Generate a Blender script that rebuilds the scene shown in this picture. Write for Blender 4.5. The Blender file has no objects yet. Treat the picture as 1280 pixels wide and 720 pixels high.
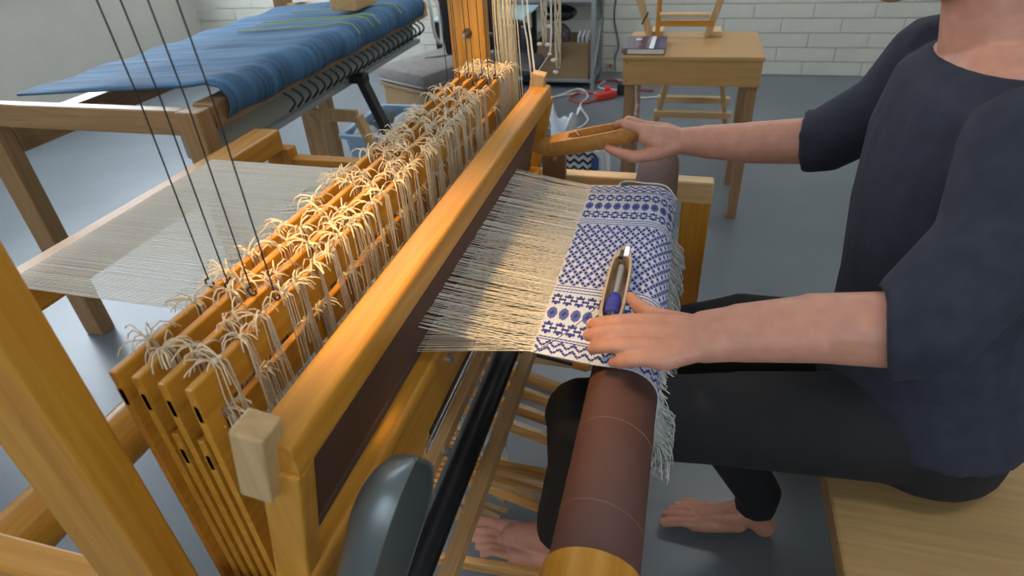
import bpy, bmesh, math, random
from mathutils import Vector, Matrix
random.seed(7)
S = bpy.context.scene
COL = S.collection
PI = math.pi

# ------------------------------------------------------------------ camera
cam_d = bpy.data.cameras.new('camera')
cam_d.sensor_fit = 'HORIZONTAL'; cam_d.sensor_width = 36.0
cam_d.lens = 21.516
cam_d.clip_start = 0.02; cam_d.clip_end = 60
cam_d.dof.use_dof = True; cam_d.dof.focus_distance = 0.98; cam_d.dof.aperture_fstop = 6.0
cam = bpy.data.objects.new('camera', cam_d); COL.objects.link(cam)
R = ((0.965665, 0.101253, -0.239248), (0.254726, -0.550001, 0.795370), (-0.051053, -0.829003, -0.556908))
m = Matrix(((R[0][0], -R[0][1], -R[0][2], 0.16754),
            (R[1][0], -R[1][1], -R[1][2], -0.63425),
            (R[2][0], -R[2][1], -R[2][2], 1.34848),
            (0, 0, 0, 1)))
cam.matrix_world = m
S.camera = cam

# ------------------------------------------------------------------ world and exposure
w = bpy.data.worlds.new('world'); S.world = w; w.use_nodes = True
w.node_tree.nodes['Background'].inputs[0].default_value = (0.75, 0.86, 1.0, 1)
w.node_tree.nodes['Background'].inputs[1].default_value = 0.6
S.view_settings.view_transform = 'Standard'; S.view_settings.look = 'None'
S.view_settings.gamma = 1.0; S.view_settings.use_curve_mapping = False
S.view_settings.exposure = 0.18

# strengths of the room's lamps and windows (used by their builders below)
CEILING_GLOW = 9.0
WINDOW_GLOW = 2.5
SIDE_WINDOW_GLOW = 9.0
LAMP_NEAR_W = 17.0
LAMP_FAR_W = 10.0

# ------------------------------------------------------------------ materials
MATS = {}
def P(name, col, rough=0.5, metal=0.0, var=0.0, scale=40.0, bump=0.0, sss=0.0, spec=0.5, alpha=1.0, emit=0.0, trans=0.0, stretch=(1, 1, 1), sheen=0.0):
    if name in MATS: return MATS[name]
    mt = bpy.data.materials.new(name); mt.use_nodes = True
    nt = mt.node_tree; b = nt.nodes['Principled BSDF']
    b.inputs['Base Color'].default_value = (*col, 1)
    b.inputs['Roughness'].default_value = rough
    b.inputs['Metallic'].default_value = metal
    b.inputs['Specular IOR Level'].default_value = spec
    if sheen: b.inputs['Sheen Weight'].default_value = sheen
    if sss:
        b.inputs['Subsurface Weight'].default_value = sss
        b.inputs['Subsurface Radius'].default_value = (0.012, 0.005, 0.003)
        b.inputs['Subsurface Scale'].default_value = 0.35
    if trans: b.inputs['Transmission Weight'].default_value = trans
    if alpha < 1: b.inputs['Alpha'].default_value = alpha
    if emit:
        b.inputs['Emission Color'].default_value = (*col, 1)
        b.inputs['Emission Strength'].default_value = emit
    if var or bump:
        tc = nt.nodes.new('ShaderNodeTexCoord'); mp = nt.nodes.new('ShaderNodeMapping')
        mp.inputs['Scale'].default_value = stretch
        nz = nt.nodes.new('ShaderNodeTexNoise')
        nz.inputs['Scale'].default_value = scale; nz.inputs['Detail'].default_value = 4
        nt.links.new(tc.outputs['Object'], mp.inputs[0]); nt.links.new(mp.outputs[0], nz.inputs['Vector'])
        if var:
            cr = nt.nodes.new('ShaderNodeValToRGB')
            cr.color_ramp.elements[0].position = 0.3; cr.color_ramp.elements[1].position = 0.72
            cr.color_ramp.elements[0].color = (*[max(0, c * (1 - var)) for c in col], 1)
            cr.color_ramp.elements[1].color = (*[min(1, c * (1 + var)) for c in col], 1)
            nt.links.new(nz.outputs['Fac'], cr.inputs[0]); nt.links.new(cr.outputs[0], b.inputs['Base Color'])
        if bump:
            bp = nt.nodes.new('ShaderNodeBump'); bp.inputs['Strength'].default_value = bump; bp.inputs['Distance'].default_value = 0.002
            nt.links.new(nz.outputs['Fac'], bp.inputs['Height']); nt.links.new(bp.outputs[0], b.inputs['Normal'])
    MATS[name] = mt
    return mt

def wood(name, c1, c2, axis='y', rough=0.38, scale=9.0):
    mt = bpy.data.materials.new(name); mt.use_nodes = True
    nt = mt.node_tree; b = nt.nodes['Principled BSDF']; b.inputs['Roughness'].default_value = rough
    tc = nt.nodes.new('ShaderNodeTexCoord'); mp = nt.nodes.new('ShaderNodeMapping')
    st = {'x': (0.5, 9, 9), 'y': (9, 0.5, 9), 'z': (9, 9, 0.5)}[axis]
    mp.inputs['Scale'].default_value = st
    nz = nt.nodes.new('ShaderNodeTexNoise'); nz.inputs['Scale'].default_value = scale
    nz.inputs['Detail'].default_value = 6; nz.inputs['Distortion'].default_value = 0.6
    cr = nt.nodes.new('ShaderNodeValToRGB')
    cr.color_ramp.elements[0].position = 0.32; cr.color_ramp.elements[1].position = 0.7
    cr.color_ramp.elements[0].color = (*c1, 1); cr.color_ramp.elements[1].color = (*c2, 1)
    bp = nt.nodes.new('ShaderNodeBump'); bp.inputs['Strength'].default_value = 0.12; bp.inputs['Distance'].default_value = 0.001
    nt.links.new(tc.outputs['Object'], mp.inputs[0]); nt.links.new(mp.outputs[0], nz.inputs['Vector'])
    nt.links.new(nz.outputs['Fac'], cr.inputs[0]); nt.links.new(cr.outputs[0], b.inputs['Base Color'])
    nt.links.new(nz.outputs['Fac'], bp.inputs['Height']); nt.links.new(bp.outputs[0], b.inputs['Normal'])
    MATS[name] = mt
    return mt

HON1, HON2 = (0.42, 0.172, 0.012), (0.56, 0.262, 0.030)
W_Y = wood('honey_wood_y', HON1, HON2, 'y')
W_X = wood('honey_wood_x', HON1, HON2, 'x')
W_Z = wood('honey_wood_z', HON1, HON2, 'z')
P_Y = wood('pale_wood_y', (0.46, 0.26, 0.10), (0.60, 0.37, 0.16), 'y', 0.45)
P_X = wood('pale_wood_x', (0.56, 0.34, 0.15), (0.68, 0.46, 0.23), 'x', 0.4)
P_Z = wood('pale_wood_z', (0.42, 0.26, 0.11), (0.54, 0.36, 0.17), 'z', 0.45)
B_X = wood('bench_wood', (0.36, 0.21, 0.08), (0.46, 0.29, 0.12), 'x', 0.5)
TREAD = wood('treadle_wood', (0.52, 0.25, 0.065), (0.70, 0.40, 0.14), 'x', 0.25)
SHUT_A = wood('shuttle_pale_wood', (0.42, 0.27, 0.14), (0.56, 0.40, 0.24), 'y', 0.35, 14)
SHUT_B = wood('shuttle_amber_wood', (0.40, 0.17, 0.035), (0.56, 0.27, 0.07), 'x', 0.42, 14)
M_ROLL = P('brown_roller_cover', (0.105, 0.042, 0.030), 0.62, var=0.12, scale=900, bump=0.25)
M_TUBE = P('black_tube', (0.010, 0.012, 0.016), 0.38)
M_STEEL = P('steel', (0.55, 0.55, 0.55), 0.3, 1.0)
M_DENT = P('reed_wire', (0.26, 0.15, 0.10), 0.5, 0.5)
M_WIRE = P('dark_wire', (0.02, 0.017, 0.015), 0.5, 0.3)
M_WARP = P('warp_yarn', (0.74, 0.68, 0.57), 0.85, var=0.10, scale=300)
M_HED = P('heddle_string', (0.66, 0.55, 0.38), 0.85, var=0.1, scale=200)
M_CORD = P('white_cord', (0.70, 0.67, 0.60), 0.8, var=0.08, scale=300)
M_HANK = P('cream_yarn', (0.58, 0.51, 0.36), 0.9, var=0.2, scale=260)
C_WHITE = P('cloth_white', (0.62, 0.64, 0.71), 0.9, var=0.08, scale=700)
C_MID = P('cloth_mid', (0.15, 0.18, 0.42), 0.9, var=0.1, scale=700)
C_BLUE = P('cloth_blue', (0.030, 0.042, 0.235), 0.9, var=0.2, scale=700)
M_BLUEYARN = P('blue_yarn', (0.028, 0.038, 0.30), 0.75, var=0.35, scale=900, bump=0.5)
M_BLACK = P('black_plastic', (0.010, 0.010, 0.012), 0.4)
M_SKIN = P('skin', (0.54, 0.25, 0.165), 0.46, var=0.10, scale=55, sss=0.12, bump=0.10)
M_NAIL = P('nail', (0.68, 0.40, 0.32), 0.28)
M_LEGG = P('black_leggings', (0.008, 0.008, 0.010), 0.85, var=0.2, scale=60)
M_SHIRT = P('dark_navy_top', (0.020, 0.022, 0.035), 0.9, var=0.25, scale=40)
M_HAIR = P('grey_brown_hair', (0.10, 0.065, 0.04), 0.55, var=0.4, scale=120)
M_LAMP = P('lamp_grey', (0.16, 0.18, 0.18), 0.33, 0.6)
M_FLOOR = P('floor_grey', (0.145, 0.165, 0.185), 0.34, var=0.10, scale=3.0)
M_WALL = P('wall_white', (0.62, 0.60, 0.53), 0.6, var=0.03, scale=6)
M_CEIL = P('ceiling_white', (0.52, 0.53, 0.53), 0.8)
M_BRICK = P('painted_block', (0.60, 0.585, 0.51), 0.5, var=0.04, scale=12, bump=0.1)

# ------------------------------------------------------------------ mesh helpers
class MB:
    def __init__(s): s.v = []; s.f = []; s.mi = []
    def add(s, vs, fs, mi=0):
        o = len(s.v); s.v += [tuple(p) for p in vs]
        for f in fs: s.f.append(tuple(i + o for i in f)); s.mi.append(mi)
        return s
    def box(s, x0, x1, y0, y1, z0, z1, b=0.0, mi=0):
        if b <= 0:
            vs = [(x, y, z) for z in (z0, z1) for y in (y0, y1) for x in (x0, x1)]
            return s.add(vs, [(0, 2, 3, 1), (4, 5, 7, 6), (0, 1, 5, 4), (2, 6, 7, 3), (0, 4, 6, 2), (1, 3, 7, 5)], mi)
        bm = bmesh.new(); bmesh.ops.create_cube(bm, size=1)
        for v in bm.verts:
            v.co = Vector(((x0 + x1) / 2 + v.co.x * (x1 - x0), (y0 + y1) / 2 + v.co.y * (y1 - y0), (z0 + z1) / 2 + v.co.z * (z1 - z0)))
        bmesh.ops.bevel(bm, geom=bm.edges[:] + bm.verts[:], offset=b, segments=2, affect='EDGES', profile=0.5)
        s.bm(bm, mi); return s
    def bm(s, bm, mi=0):
        bm.verts.ensure_lookup_table(); bm.verts.index_update()
        s.add([v.co for v in bm.verts], [[v.index for v in f.verts] for f in bm.faces], mi); bm.free()
    def beam(s, p, q, wx, wy, b=0.0, up=(0, 0, 1), mi=0):
        """box-section bar from p to q"""
        p = Vector(p); q = Vector(q); d = (q - p); L = d.length; d.normalize()
        a = Vector(up).cross(d)
        if a.length < 1e-4: a = Vector((1, 0, 0)).cross(d)
        a.normalize(); c = d.cross(a)
        t = MB().box(-wx / 2, wx / 2, -wy / 2, wy / 2, 0, L, b)
        s.add([p + a * v[0] + c * v[1] + d * v[2] for v in t.v], t.f, mi); return s
    def tube(s, pts, r, n=8, mi=0, caps=True):
        pts = [Vector(p) for p in pts]; k = len(pts)
        rr = r if isinstance(r, (list, tuple)) else [r] * k
        t0 = (pts[1] - pts[0]).normalized()
        a = t0.cross(Vector((0.31, 0.17, 0.93)))
        if a.length < 1e-3: a = t0.cross(Vector((1, 0, 0)))
        a.normalize(); vs = []
        for i in range(k):
            t = (pts[min(i + 1, k - 1)] - pts[max(i - 1, 0)])
            if t.length < 1e-9: t = t0
            t.normalize(); a = (a - t * a.dot(t)).normalized(); c = t.cross(a)
            for j in range(n):
                th = 2 * PI * j / n
                vs.append(pts[i] + (a * math.cos(th) + c * math.sin(th)) * rr[i])
        fs = [(i * n + j, i * n + (j + 1) % n, (i + 1) * n + (j + 1) % n, (i + 1) * n + j) for i in range(k - 1) for j in range(n)]
        if caps: fs += [tuple(range(n - 1, -1, -1)), tuple(range((k - 1) * n, k * n))]
        return s.add(vs, fs, mi)
    def loft(s, rings, caps=True, mi=0):
        n = len(rings[0]); vs = [p for r in rings for p in r]; k = len(rings)
        fs = [(i * n + j, i * n + (j + 1) % n, (i + 1) * n + (j + 1) % n, (i + 1) * n + j) for i in range(k - 1) for j in range(n)]
        if caps: fs += [tuple(range(n - 1, -1, -1)), tuple(range((k - 1) * n, k * n))]
        return s.add(vs, fs, mi)
    def profile_y(s, prof, y0, y1, mi=0):
        return s.loft([[(x, y0, z) for x, z in prof], [(x, y1, z) for x, z in prof]], mi=mi)
    def ball(s, c, r, sub=2, sc=(1, 1, 1), mi=0):
        bm = bmesh.new(); bmesh.ops.create_icosphere(bm, subdivisions=sub, radius=1)
        for v in bm.verts: v.co = Vector((c[0] + v.co.x * r * sc[0], c[1] + v.co.y * r * sc[1], c[2] + v.co.z * r * sc[2]))
        s.bm(bm, mi); return s
    def capsule(s, p, q, r1, r2, n=14):
        p = Vector(p); q = Vector(q); d = q - p; L = d.length
        if L < 1e-6: return s.ball(p, r1)
        d.normalize(); pts = []; rr = []
        for a in (-85, -60, -35, -12): pts.append(p + d * r1 * math.sin(math.radians(a))); rr.append(r1 * math.cos(math.radians(a)))
        for a in (12, 35, 60, 85): pts.append(q + d * r2 * math.sin(math.radians(a))); rr.append(r2 * math.cos(math.radians(a)))
        return s.tube(pts, rr, n)
    def chain(s, L, n=14):
        for a, b in zip(L, L[1:]): s.capsule(a[:3], b[:3], a[3], b[3], n)
        return s

def world_loc(o):
    v = Vector((0, 0, 0))
    while o: v += Vector(o.location); o = o.parent
    return v
def build(mb, name, mats, parent=None, smooth=False, origin=None, angle=40):
    me = bpy.data.meshes.new(name)
    if not isinstance(mats, (list, tuple)): mats = [mats]
    pw = world_loc(parent) if parent else Vector((0, 0, 0))
    if origin is None:
        if parent is None:
            xs = [v[0] for v in mb.v]; ys = [v[1] for v in mb.v]; zs = [v[2] for v in mb.v]
            origin = ((min(xs) + max(xs)) / 2, (min(ys) + max(ys)) / 2, min(zs))
        else: origin = pw
    og = Vector(origin)
    me.from_pydata([tuple(Vector(v) - og) for v in mb.v], [], mb.f)
    for mt in mats: me.materials.append(mt)
    if len(mats) > 1: me.polygons.foreach_set('material_index', mb.mi)
    bm = bmesh.new(); bm.from_mesh(me); bmesh.ops.recalc_face_normals(bm, faces=bm.faces)
    bm.to_mesh(me); bm.free()
    if smooth:
        me.polygons.foreach_set('use_smooth', [True] * len(me.polygons))
        if angle: me.set_sharp_from_angle(angle=math.radians(angle))
    me.update()
    o = bpy.data.objects.new(name, me); COL.objects.link(o)
    o.parent = parent; o.location = og - pw
    return o
def thing(name, label, cat, loc, group=None):
    o = bpy.data.objects.new(name, None); COL.objects.link(o); o.location = loc
    o.empty_display_size = 0.05
    return tag(o, label, cat, group)
def tag(o, label, cat, group=None):
    o['label'] = label; o['category'] = cat
    if group: o['group'] = group
    return o
def struct(o, label=None):
    o['kind'] = 'structure'
    if label: o['label'] = label
    return o
def linked(src, name, parent, loc, rot=None):
    o = bpy.data.objects.new(name, src.data if hasattr(src, 'data') else src); COL.objects.link(o)
    o.parent = parent; o.location = loc
    if rot: o.rotation_euler = rot
    return o
def arc(c, r, a0, a1, n, plane='xz'):
    out = []
    for i in range(n + 1):
        a = math.radians(a0 + (a1 - a0) * i / n)
        if plane == 'xz': out.append((c[0] + r * math.cos(a), c[1], c[2] + r * math.sin(a)))
        else: out.append((c[0] + r * math.cos(a), c[1] + r * math.sin(a), c[2]))
    return out
def rrect(x0, x1, z0, z1, r, n=4):
    """rounded rectangle profile"""
    P_ = []
    for cx, cz, a in ((x1 - r, z1 - r, 0), (x0 + r, z1 - r, 90), (x0 + r, z0 + r, 180), (x1 - r, z0 + r, 270)):
        for i in range(n + 1):
            t = math.radians(a + 90 * i / n); P_.append((cx + r * math.cos(t), cz + r * math.sin(t)))
    return P_
def smoothpts(pts, sub=6):
    pts = [Vector(p) for p in pts]; out = []
    for i in range(len(pts) - 1):
        p0 = pts[max(i - 1, 0)]; p1 = pts[i]; p2 = pts[i + 1]; p3 = pts[min(i + 2, len(pts) - 1)]
        for k in range(sub):
            t = k / sub
            out.append(0.5 * ((2 * p1) + (p2 - p0) * t + (2 * p0 - 5 * p1 + 4 * p2 - p3) * t * t + (3 * p1 - p0 - 3 * p2 + p3) * t ** 3))
    out.append(pts[-1]); return out

# ================================================================== THE ROOM
XL, XR, YN, YF, ZC = -4.2, 3.4, -2.6, 4.47, 2.8
struct(build(MB().box(XL, XR, YN, YF, -0.1, 0), 'floor', M_FLOOR))
wf = struct(build(MB().box(XL, XR, YF, YF + 0.12, 0, ZC), 'wall_far', M_WALL))
struct(build(MB().box(XL - 0.12, XL, YN, YF, 0, ZC), 'wall_left', M_WALL))
struct(build(MB().box(XR, XR + 0.12, YN, YF, 0, ZC), 'wall_right', M_WALL))
struct(build(MB().box(XL, XR, YN - 0.12, YN, 0, ZC), 'wall_near', M_WALL))
struct(build(MB().box(XL, XR, YN, YF, ZC, ZC + 0.1), 'ceiling', M_CEIL))
# painted blocks of the far wall, each a piece of its own
bl = MB().box(-0.1985, 0.1985, -0.014, 0.004, -0.0475, 0.0475, 0.003)
blk0 = build(bl, 'block', M_BRICK, wf, origin=(XL + 0.2, YF, 0.05))
first = True
for row in range(8):
    off = 0.2 if row % 2 else 0.0
    n = 18 if row % 2 else 19
    for i in range(n):
        loc = Vector((XL + 0.2 + off + i * 0.4, YF, 0.05 + row * 0.1)) - world_loc(wf)
        if first: blk0.location = loc; first = False
        else: linked(blk0, 'block', wf, loc)
# re-centre the block mesh on its own origin
for v in blk0.data.vertices: v.co = v.co + Vector((XL + 0.2, YF, 0.05))
for i, (x0, x1) in enumerate(((-2.9, -0.9), (0.0, 2.4))):
    wn = struct(build(MB().box(x0, x1, YN - 0.02, YN + 0.02, 1.0, 2.4), 'window_%d' % (i + 1), P('daylight', (0.78, 0.89, 1.0), emit=WINDOW_GLOW)))
    fr = MB()
    for a in (x0 - 0.03, (x0 + x1) / 2 - 0.02, x1 - 0.02): fr.box(a, a + 0.05, YN, YN + 0.06, 0.96, 2.44)
    for z in (0.96, 2.4): fr.box(x0, x1, YN, YN + 0.06, z, z + 0.05)
    build(fr, 'window_frame', M_CEIL, wn)
wl = struct(build(MB().box(XL - 0.02, XL + 0.02, 1.4, 3.9, 0.95, 2.4), 'window_3', P('daylight_side', (0.80, 0.90, 1.0), emit=SIDE_WINDOW_GLOW)))
fr = MB()
for a in (1.37, 2.62, 3.88): fr.box(XL, XL + 0.06, a, a + 0.05, 0.91, 2.44)
for z in (0.91, 2.4): fr.box(XL, XL + 0.06, 1.4, 3.9, z, z + 0.05)
build(fr, 'window_frame', M_CEIL, wl)
M_DIFF = P('tube_light', (0.93, 0.97, 1.0), emit=CEILING_GLOW)
for x, y, lb in ((-1.6, 2.4, 'long white ceiling light over the cushioned bench'), (0.9, 2.4, 'long white ceiling light over the small wooden table'), (-0.4, 3.75, 'long white ceiling light added to brighten the far half'), (-1.6, -0.4, 'long white ceiling light behind the loom castle'), (1.1, -0.2, 'long white ceiling light above the weaver')):  # the fixture by the far wall is an extra, added to brighten the background
    t = thing('ceiling_light', lb, 'light', (x, y, ZC - 0.09), 'ceiling lights')
    build(MB().box(x - 0.62, x + 0.62, y - 0.17, y + 0.17, ZC - 0.05, ZC - 0.001, 0.006), 'housing', M_CEIL, t)
    build(MB().box(x - 0.6, x + 0.6, y - 0.15, y + 0.15, ZC - 0.09, ZC - 0.052, 0.01), 'diffuser', M_DIFF, t)

# ================================================================== THE LOOM
LO = (-0.2, 0.24, 0.0)
loom = thing('floor_loom', 'honey-coloured wooden floor loom with string heddles and brown roller', 'loom', LO)
YA, YB = -0.36, 0.80            # inner faces of the two side frames
def side(y0, y1):
    # upright posts, horizontal rails and the castle post of one side frame
    build(MB().box(-0.378, -0.292, y0, y1, 0, 1.5, 0.004), 'castle_post', W_Z, loom)
    build(MB().box(0.19, 0.26, y0, y1, 0, 0.66, 0.004), 'front_post', W_Z, loom)
    build(MB().box(-0.98, -0.90, y0, y1, 0, 0.74, 0.004), 'back_post', W_Z, loom)
    build(MB().box(-0.29, 0.26, y0, y1, 0.655, 0.712, 0.004), 'side_rail', P_X, loom)
    build(MB().box(-0.90, -0.38, y0, y1, 0.655, 0.712, 0.004), 'side_rail', W_X, loom)
    build(MB().box(-0.90, 0.19, y0, y1, 0.06, 0.16, 0.004), 'foot_rail', P_X, loom)
side(YA - 0.04, YA); side(YB, YB + 0.04)
build(MB().box(-0.40, -0.27, YA - 0.06, YB + 0.06, 1.5, 1.56, 0.005), 'castle_beam', W_Y, loom)
# arms of the castle that carry the hanging yarn
build(MB().box(-0.27, 0.02, YB + 0.0, YB + 0.04, 1.46, 1.5, 0.004), 'castle_arm', W_X, loom)
b = build(MB().tube([(-0.3335, 0.775, 1.052), (-0.3335, 0.801, 1.052)], [0.0045, 0.0045], 12), 'bolt', M_STEEL, loom, True)
build(MB().tube([(-0.3335, 0.797, 1.052), (-0.3335, 0.8, 1.052)], 0.011, 16), 'washer', P('dark_washer', (0.09, 0.04, 0.015), 0.5), loom, True)
build(MB().box(-0.99, -0.91, YA, YB, 0.74, 0.80, 0.006), 'back_beam', W_Y, loom)
build(MB().tube([(-0.8, YA, 0.5), (-0.8, YB, 0.5)], 0.05, 20), 'warp_beam', W_Y, loom, True)

# brown covered roller at the weaver's side with its wooden end ring
RX, RZ, RR = 0.127, 0.7515, 0.0475
roll = build(MB().tube([(RX, -0.278, RZ), (RX, 0.80, RZ)], RR, 48), 'cloth_roller', M_ROLL, loom, True)
build(MB().loft([[(RX + r * math.cos(2 * PI * j / 48), y, RZ + r * math.sin(2 * PI * j / 48)) for j in range(48)] for r, y in ((RR * 0.9, -0.36), (RR + 0.004, -0.355), (RR + 0.0055, -0.30), (RR + 0.004, -0.280), (RR - 0.001, -0.2775))]), 'end_ring', W_Y, loom, True)
M_SEAM = P('roller_seam', (0.24, 0.13, 0.09), 0.7)
for y, tw in ((-0.221, 0.02), (-0.100, 0.02)):
    pts = [(RX + (RR + 0.0002) * math.cos(math.radians(a)), y + tw * math.sin(math.radians((a - 90))) * 0.3, RZ + (RR + 0.0002) * math.sin(math.radians(a))) for a in range(15, 166, 6)]
    build(MB().tube(pts, 0.00045, 5), 'seam', M_SEAM, loom, True)

# ---- beater: it leans so that its top comes forward
def bx(z): return -0.145 - (0.935 - z) * 0.20
build(MB().profile_y(rrect(-0.169, -0.124, 0.914, 0.957, 0.007), -0.345, 0.735), 'hand_rail', W_Y, loom, True, angle=50)
# raised end blocks above the rail
for y in (0.715, -0.36):
    build(MB().beam((bx(0.90) - 0.012, y + 0.012, 0.90), (bx(0.985) - 0.012, y + 0.012, 0.985), 0.032, 0.03, 0.003, up=(0, 1, 0)), 'rail_block', P_Z, loom)
for y in (0.752, -0.335):
    build(MB().beam((-0.315, y, 0.08), (bx(0.925) + 0.004, y, 0.925), 0.028, 0.040, 0.003, up=(1, 0, 0)), 'beater_sword', W_Z, loom)
# reed: hundreds of thin wires between two binding strips
d = MB(); y = -0.318; k = 0
while y < 0.722:
    zt, zb = 0.925, 0.765
    d.add([(bx(zt) - 0.003, y - 0.0003, zt), (bx(zt) + 0.003, y - 0.0003, zt), (bx(zb) + 0.003, y - 0.0003, zb), (bx(zb) - 0.003, y - 0.0003, zb),
           (bx(zt) - 0.003, y + 0.0003, zt), (bx(zt) + 0.003, y + 0.0003, zt), (bx(zb) + 0.003, y + 0.0003, zb), (bx(zb) - 0.003, y + 0.0003, zb)],
          [(0, 1, 2, 3), (4, 7, 6, 5), (0, 4, 5, 1), (3, 2, 6, 7), (1, 5, 6, 2), (0, 3, 7, 4)])
    y += 0.0021
rd = build(d, 'reed_wires', M_DENT, loom); rd['kind'] = 'stuff'; rd['label'] = 'dark steel reed wires'
for z in (0.915, 0.768):
    build(MB().box(bx(z) - 0.005, bx(z) + 0.005, -0.32, 0.724, z - 0.006, z + 0.006, 0.002), 'reed_binding', P('reed_binding', (0.07, 0.045, 0.035), 0.6), loom)
# race: rounded cap with a groove, and the deep board below it
build(MB().profile_y(rrect(-0.188, -0.150, 0.730, 0.757, 0.008), -0.345, 0.735), 'race_cap', W_Y, loom, True, angle=50)
build(MB().profile_y([(-0.185, 0.640), (-0.156, 0.640), (-0.153, 0.645), (-0.153, 0.731), (-0.185, 0.731)], -0.345, 0.735), 'race_board', W_Y, loom)
for y in (0.055, 0.50, -0.26):
    build(MB().tube([(-0.154, y, 0.716), (-0.147, y, 0.716), (-0.1445, y, 0.716)], [0.0085, 0.0085, 0.005], 16), 'bolt', P('nickel', (0.5, 0.47, 0.42), 0.35, 0.8), loom, True)
build(MB().tube([(-0.150, -0.055, 0.650), (-0.150, 0.74, 0.650)], 0.0040, 10), 'tie_rod', M_STEEL, loom, True)
build(MB().box(-0.1535, -0.1508, -0.05, 0.74, 0.645, 0.660), 'felt_strip', M_BLACK, loom)
build(MB().tube([(-0.150, -0.055, 0.650), (-0.150, -0.066, 0.646), (-0.150, -0.072, 0.638)], 0.0025, 8), 'rod_hook', M_STEEL, loom, True)
# lower cross beams below the race
build(MB().box(-0.166, -0.148, YA, YB, 0.574, 0.602, 0.002), 'cross_beam', P_Y, loom)
build(MB().tube([(-0.149, -0.022, 0.587), (-0.138, -0.022, 0.587)], 0.008, 12), 'bolt', P('nickel', (0.5, 0.47, 0.42), 0.35, 0.8), loom, True)
build(MB().tube([(-0.146, YA, 0.497), (-0.146, YB, 0.497)], 0.0255, 32), 'black_roller', M_TUBE, loom, True)
build(MB().box(-0.112, -0.088, YA, YB, 0.470, 0.502, 0.002), 'knee_beam', P_Y, loom)

# ---- treadles, hinged on the floor under the weaver
TR = [(0.483, 0.0), (0.428, 0.0), (0.372, 0.0), (0.316, 0.0), (0.262, -0.085), (0.205, -0.05), (0.141, 0.0), (0.040, -0.128), (-0.03, -0.13), (-0.09, -0.13)]
for y, dz in TR:
    z1 = 0.30 + dz
    mb = MB().beam((-0.36, y, z1 + (z1 - 0.205) / 0.315 * 0.21), (0.165, y, 0.205), 0.015, 0.028, 0.0012, up=(0, 0, 1))
    build(mb, 'treadle', TREAD, loom)
build(MB().tube([(0.168, YA, 0.205), (0.168, YB, 0.205)], 0.011, 12), 'treadle_axle', M_STEEL, loom, True)
# lamms: thin slats lying one behind the other under the harness
for i in range(14):
    y = 0.015 + i * 0.0135
    build(MB().box(-0.228, -0.186, y - 0.0052, y + 0.0052, 0.385, 0.402, 0.0012), 'lamm_slat', TREAD, loom)
for i, (x0, y0, x1, y1, z) in enumerate(((-0.25, 0.385, -0.138, 0.350, 0.12), (-0.25, 0.362, -0.155, 0.338, 0.11), (-0.25, 0.33, -0.128, 0.277, 0.12), (-0.25, 0.30, -0.150, 0.262, 0.11), (-0.25, 0.22, -0.150, 0.203, 0.12), (-0.25, 0.20, -0.160, 0.180, 0.11), (-0.25, 0.175, -0.165, 0.165, 0.12), (-0.25, 0.235, -0.14, 0.232, 0.11))):
    build(MB().beam((x0, y0, z), (x1, y1, z - 0.02), 0.014, 0.008, 0.001), 'lamm_slat', P_X, loom)
# tie-up cords from lamms to treadles
for i in range(12):
    y = 0.10 + i * 0.035
    build(MB().tube(smoothpts([(-0.20 + random.uniform(-.02, .02), y, 0.50), (-0.20, y + 0.005, 0.32), (-0.19 + random.uniform(-.02, .02), y, 0.10)], 4), 0.0016, 5), 'tie_cord', M_HANK, loom)
build(MB().tube([(-0.20, 0.62, 0.262), (-0.045, 0.60, 0.256)], 0.005, 10), 'brake_rod', M_WIRE, loom, True)
build(MB().tube([(-0.047, 0.60, 0.256), (-0.044, 0.60, 0.256), (-0.008, 0.596, 0.254), (-0.004, 0.596, 0.254)], [0.008, 0.011, 0.011, 0.008], 16), 'brake_handle', W_X, loom, True)
build(MB().box(-0.16, -0.10, 0.78, 0.80, 0.66, 0.80, 0.003), 'sword_guide', P('brown_board', (0.20, 0.095, 0.045), 0.5), loom)
build(MB().tube([(-0.125, 0.778, 0.765), (-0.125, 0.77, 0.765)], 0.005, 10), 'peg', W_X, loom, True)

# ---- shafts with string heddles
hv = []
for k in range(12):
    rnd = random.Random(100 + k); mb = MB()
    nt_ = rnd.choice((3, 4, 5))
    for i in range(nt_):                                   # long strings down through the eye
        yo = rnd.uniform(-0.008, 0.008); xo = rnd.uniform(-0.0015, 0.003); sw = rnd.uniform(-0.006, 0.006)
        mb.tube([(0.001, yo * 0.3, 0.004), (0.0062 + xo, yo * 0.6, -0.003), (0.0065 + xo, yo, -0.035), (0.006 + xo, yo + sw, -0.10), (xo, yo + sw * 0.4, -0.165), (xo, yo, -0.33)], 0.00065, 3, caps=False)
    for i in range(rnd.choice((4, 5, 6))):                 # knotted loose ends arching over the bar
        a = rnd.uniform(-PI, PI); L = rnd.uniform(0.014, 0.030); h = rnd.uniform(0.003, 0.014); dr = rnd.uniform(0.002, 0.016)
        dx, dy = math.cos(a), math.sin(a); tw = rnd.uniform(-.4, .4); ex, ey = math.cos(a + tw), math.sin(a + tw)
        mb.tube([(0.001, 0, 0.002), (dx * L * 0.25, dy * L * 0.25, h * 0.75), (dx * L * 0.6, dy * L * 0.6, h), (dx * L * .6 + ex * L * .3, dy * L * .6 + ey * L * .3, h - dr * .4), (dx * L * .6 + ex * L * .45, dy * L * .6 + ey * L * .45, h - dr)], [0.0009, 0.0009, 0.0009, 0.0008, 0.0006], 3)
    mb.ball((0.002, 0, 0.003), 0.0026, 1)
    me = bpy.data.meshes.new('string_heddle'); me.from_pydata(mb.v, [], mb.f); me.materials.append(M_HED); hv.append(me)
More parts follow.
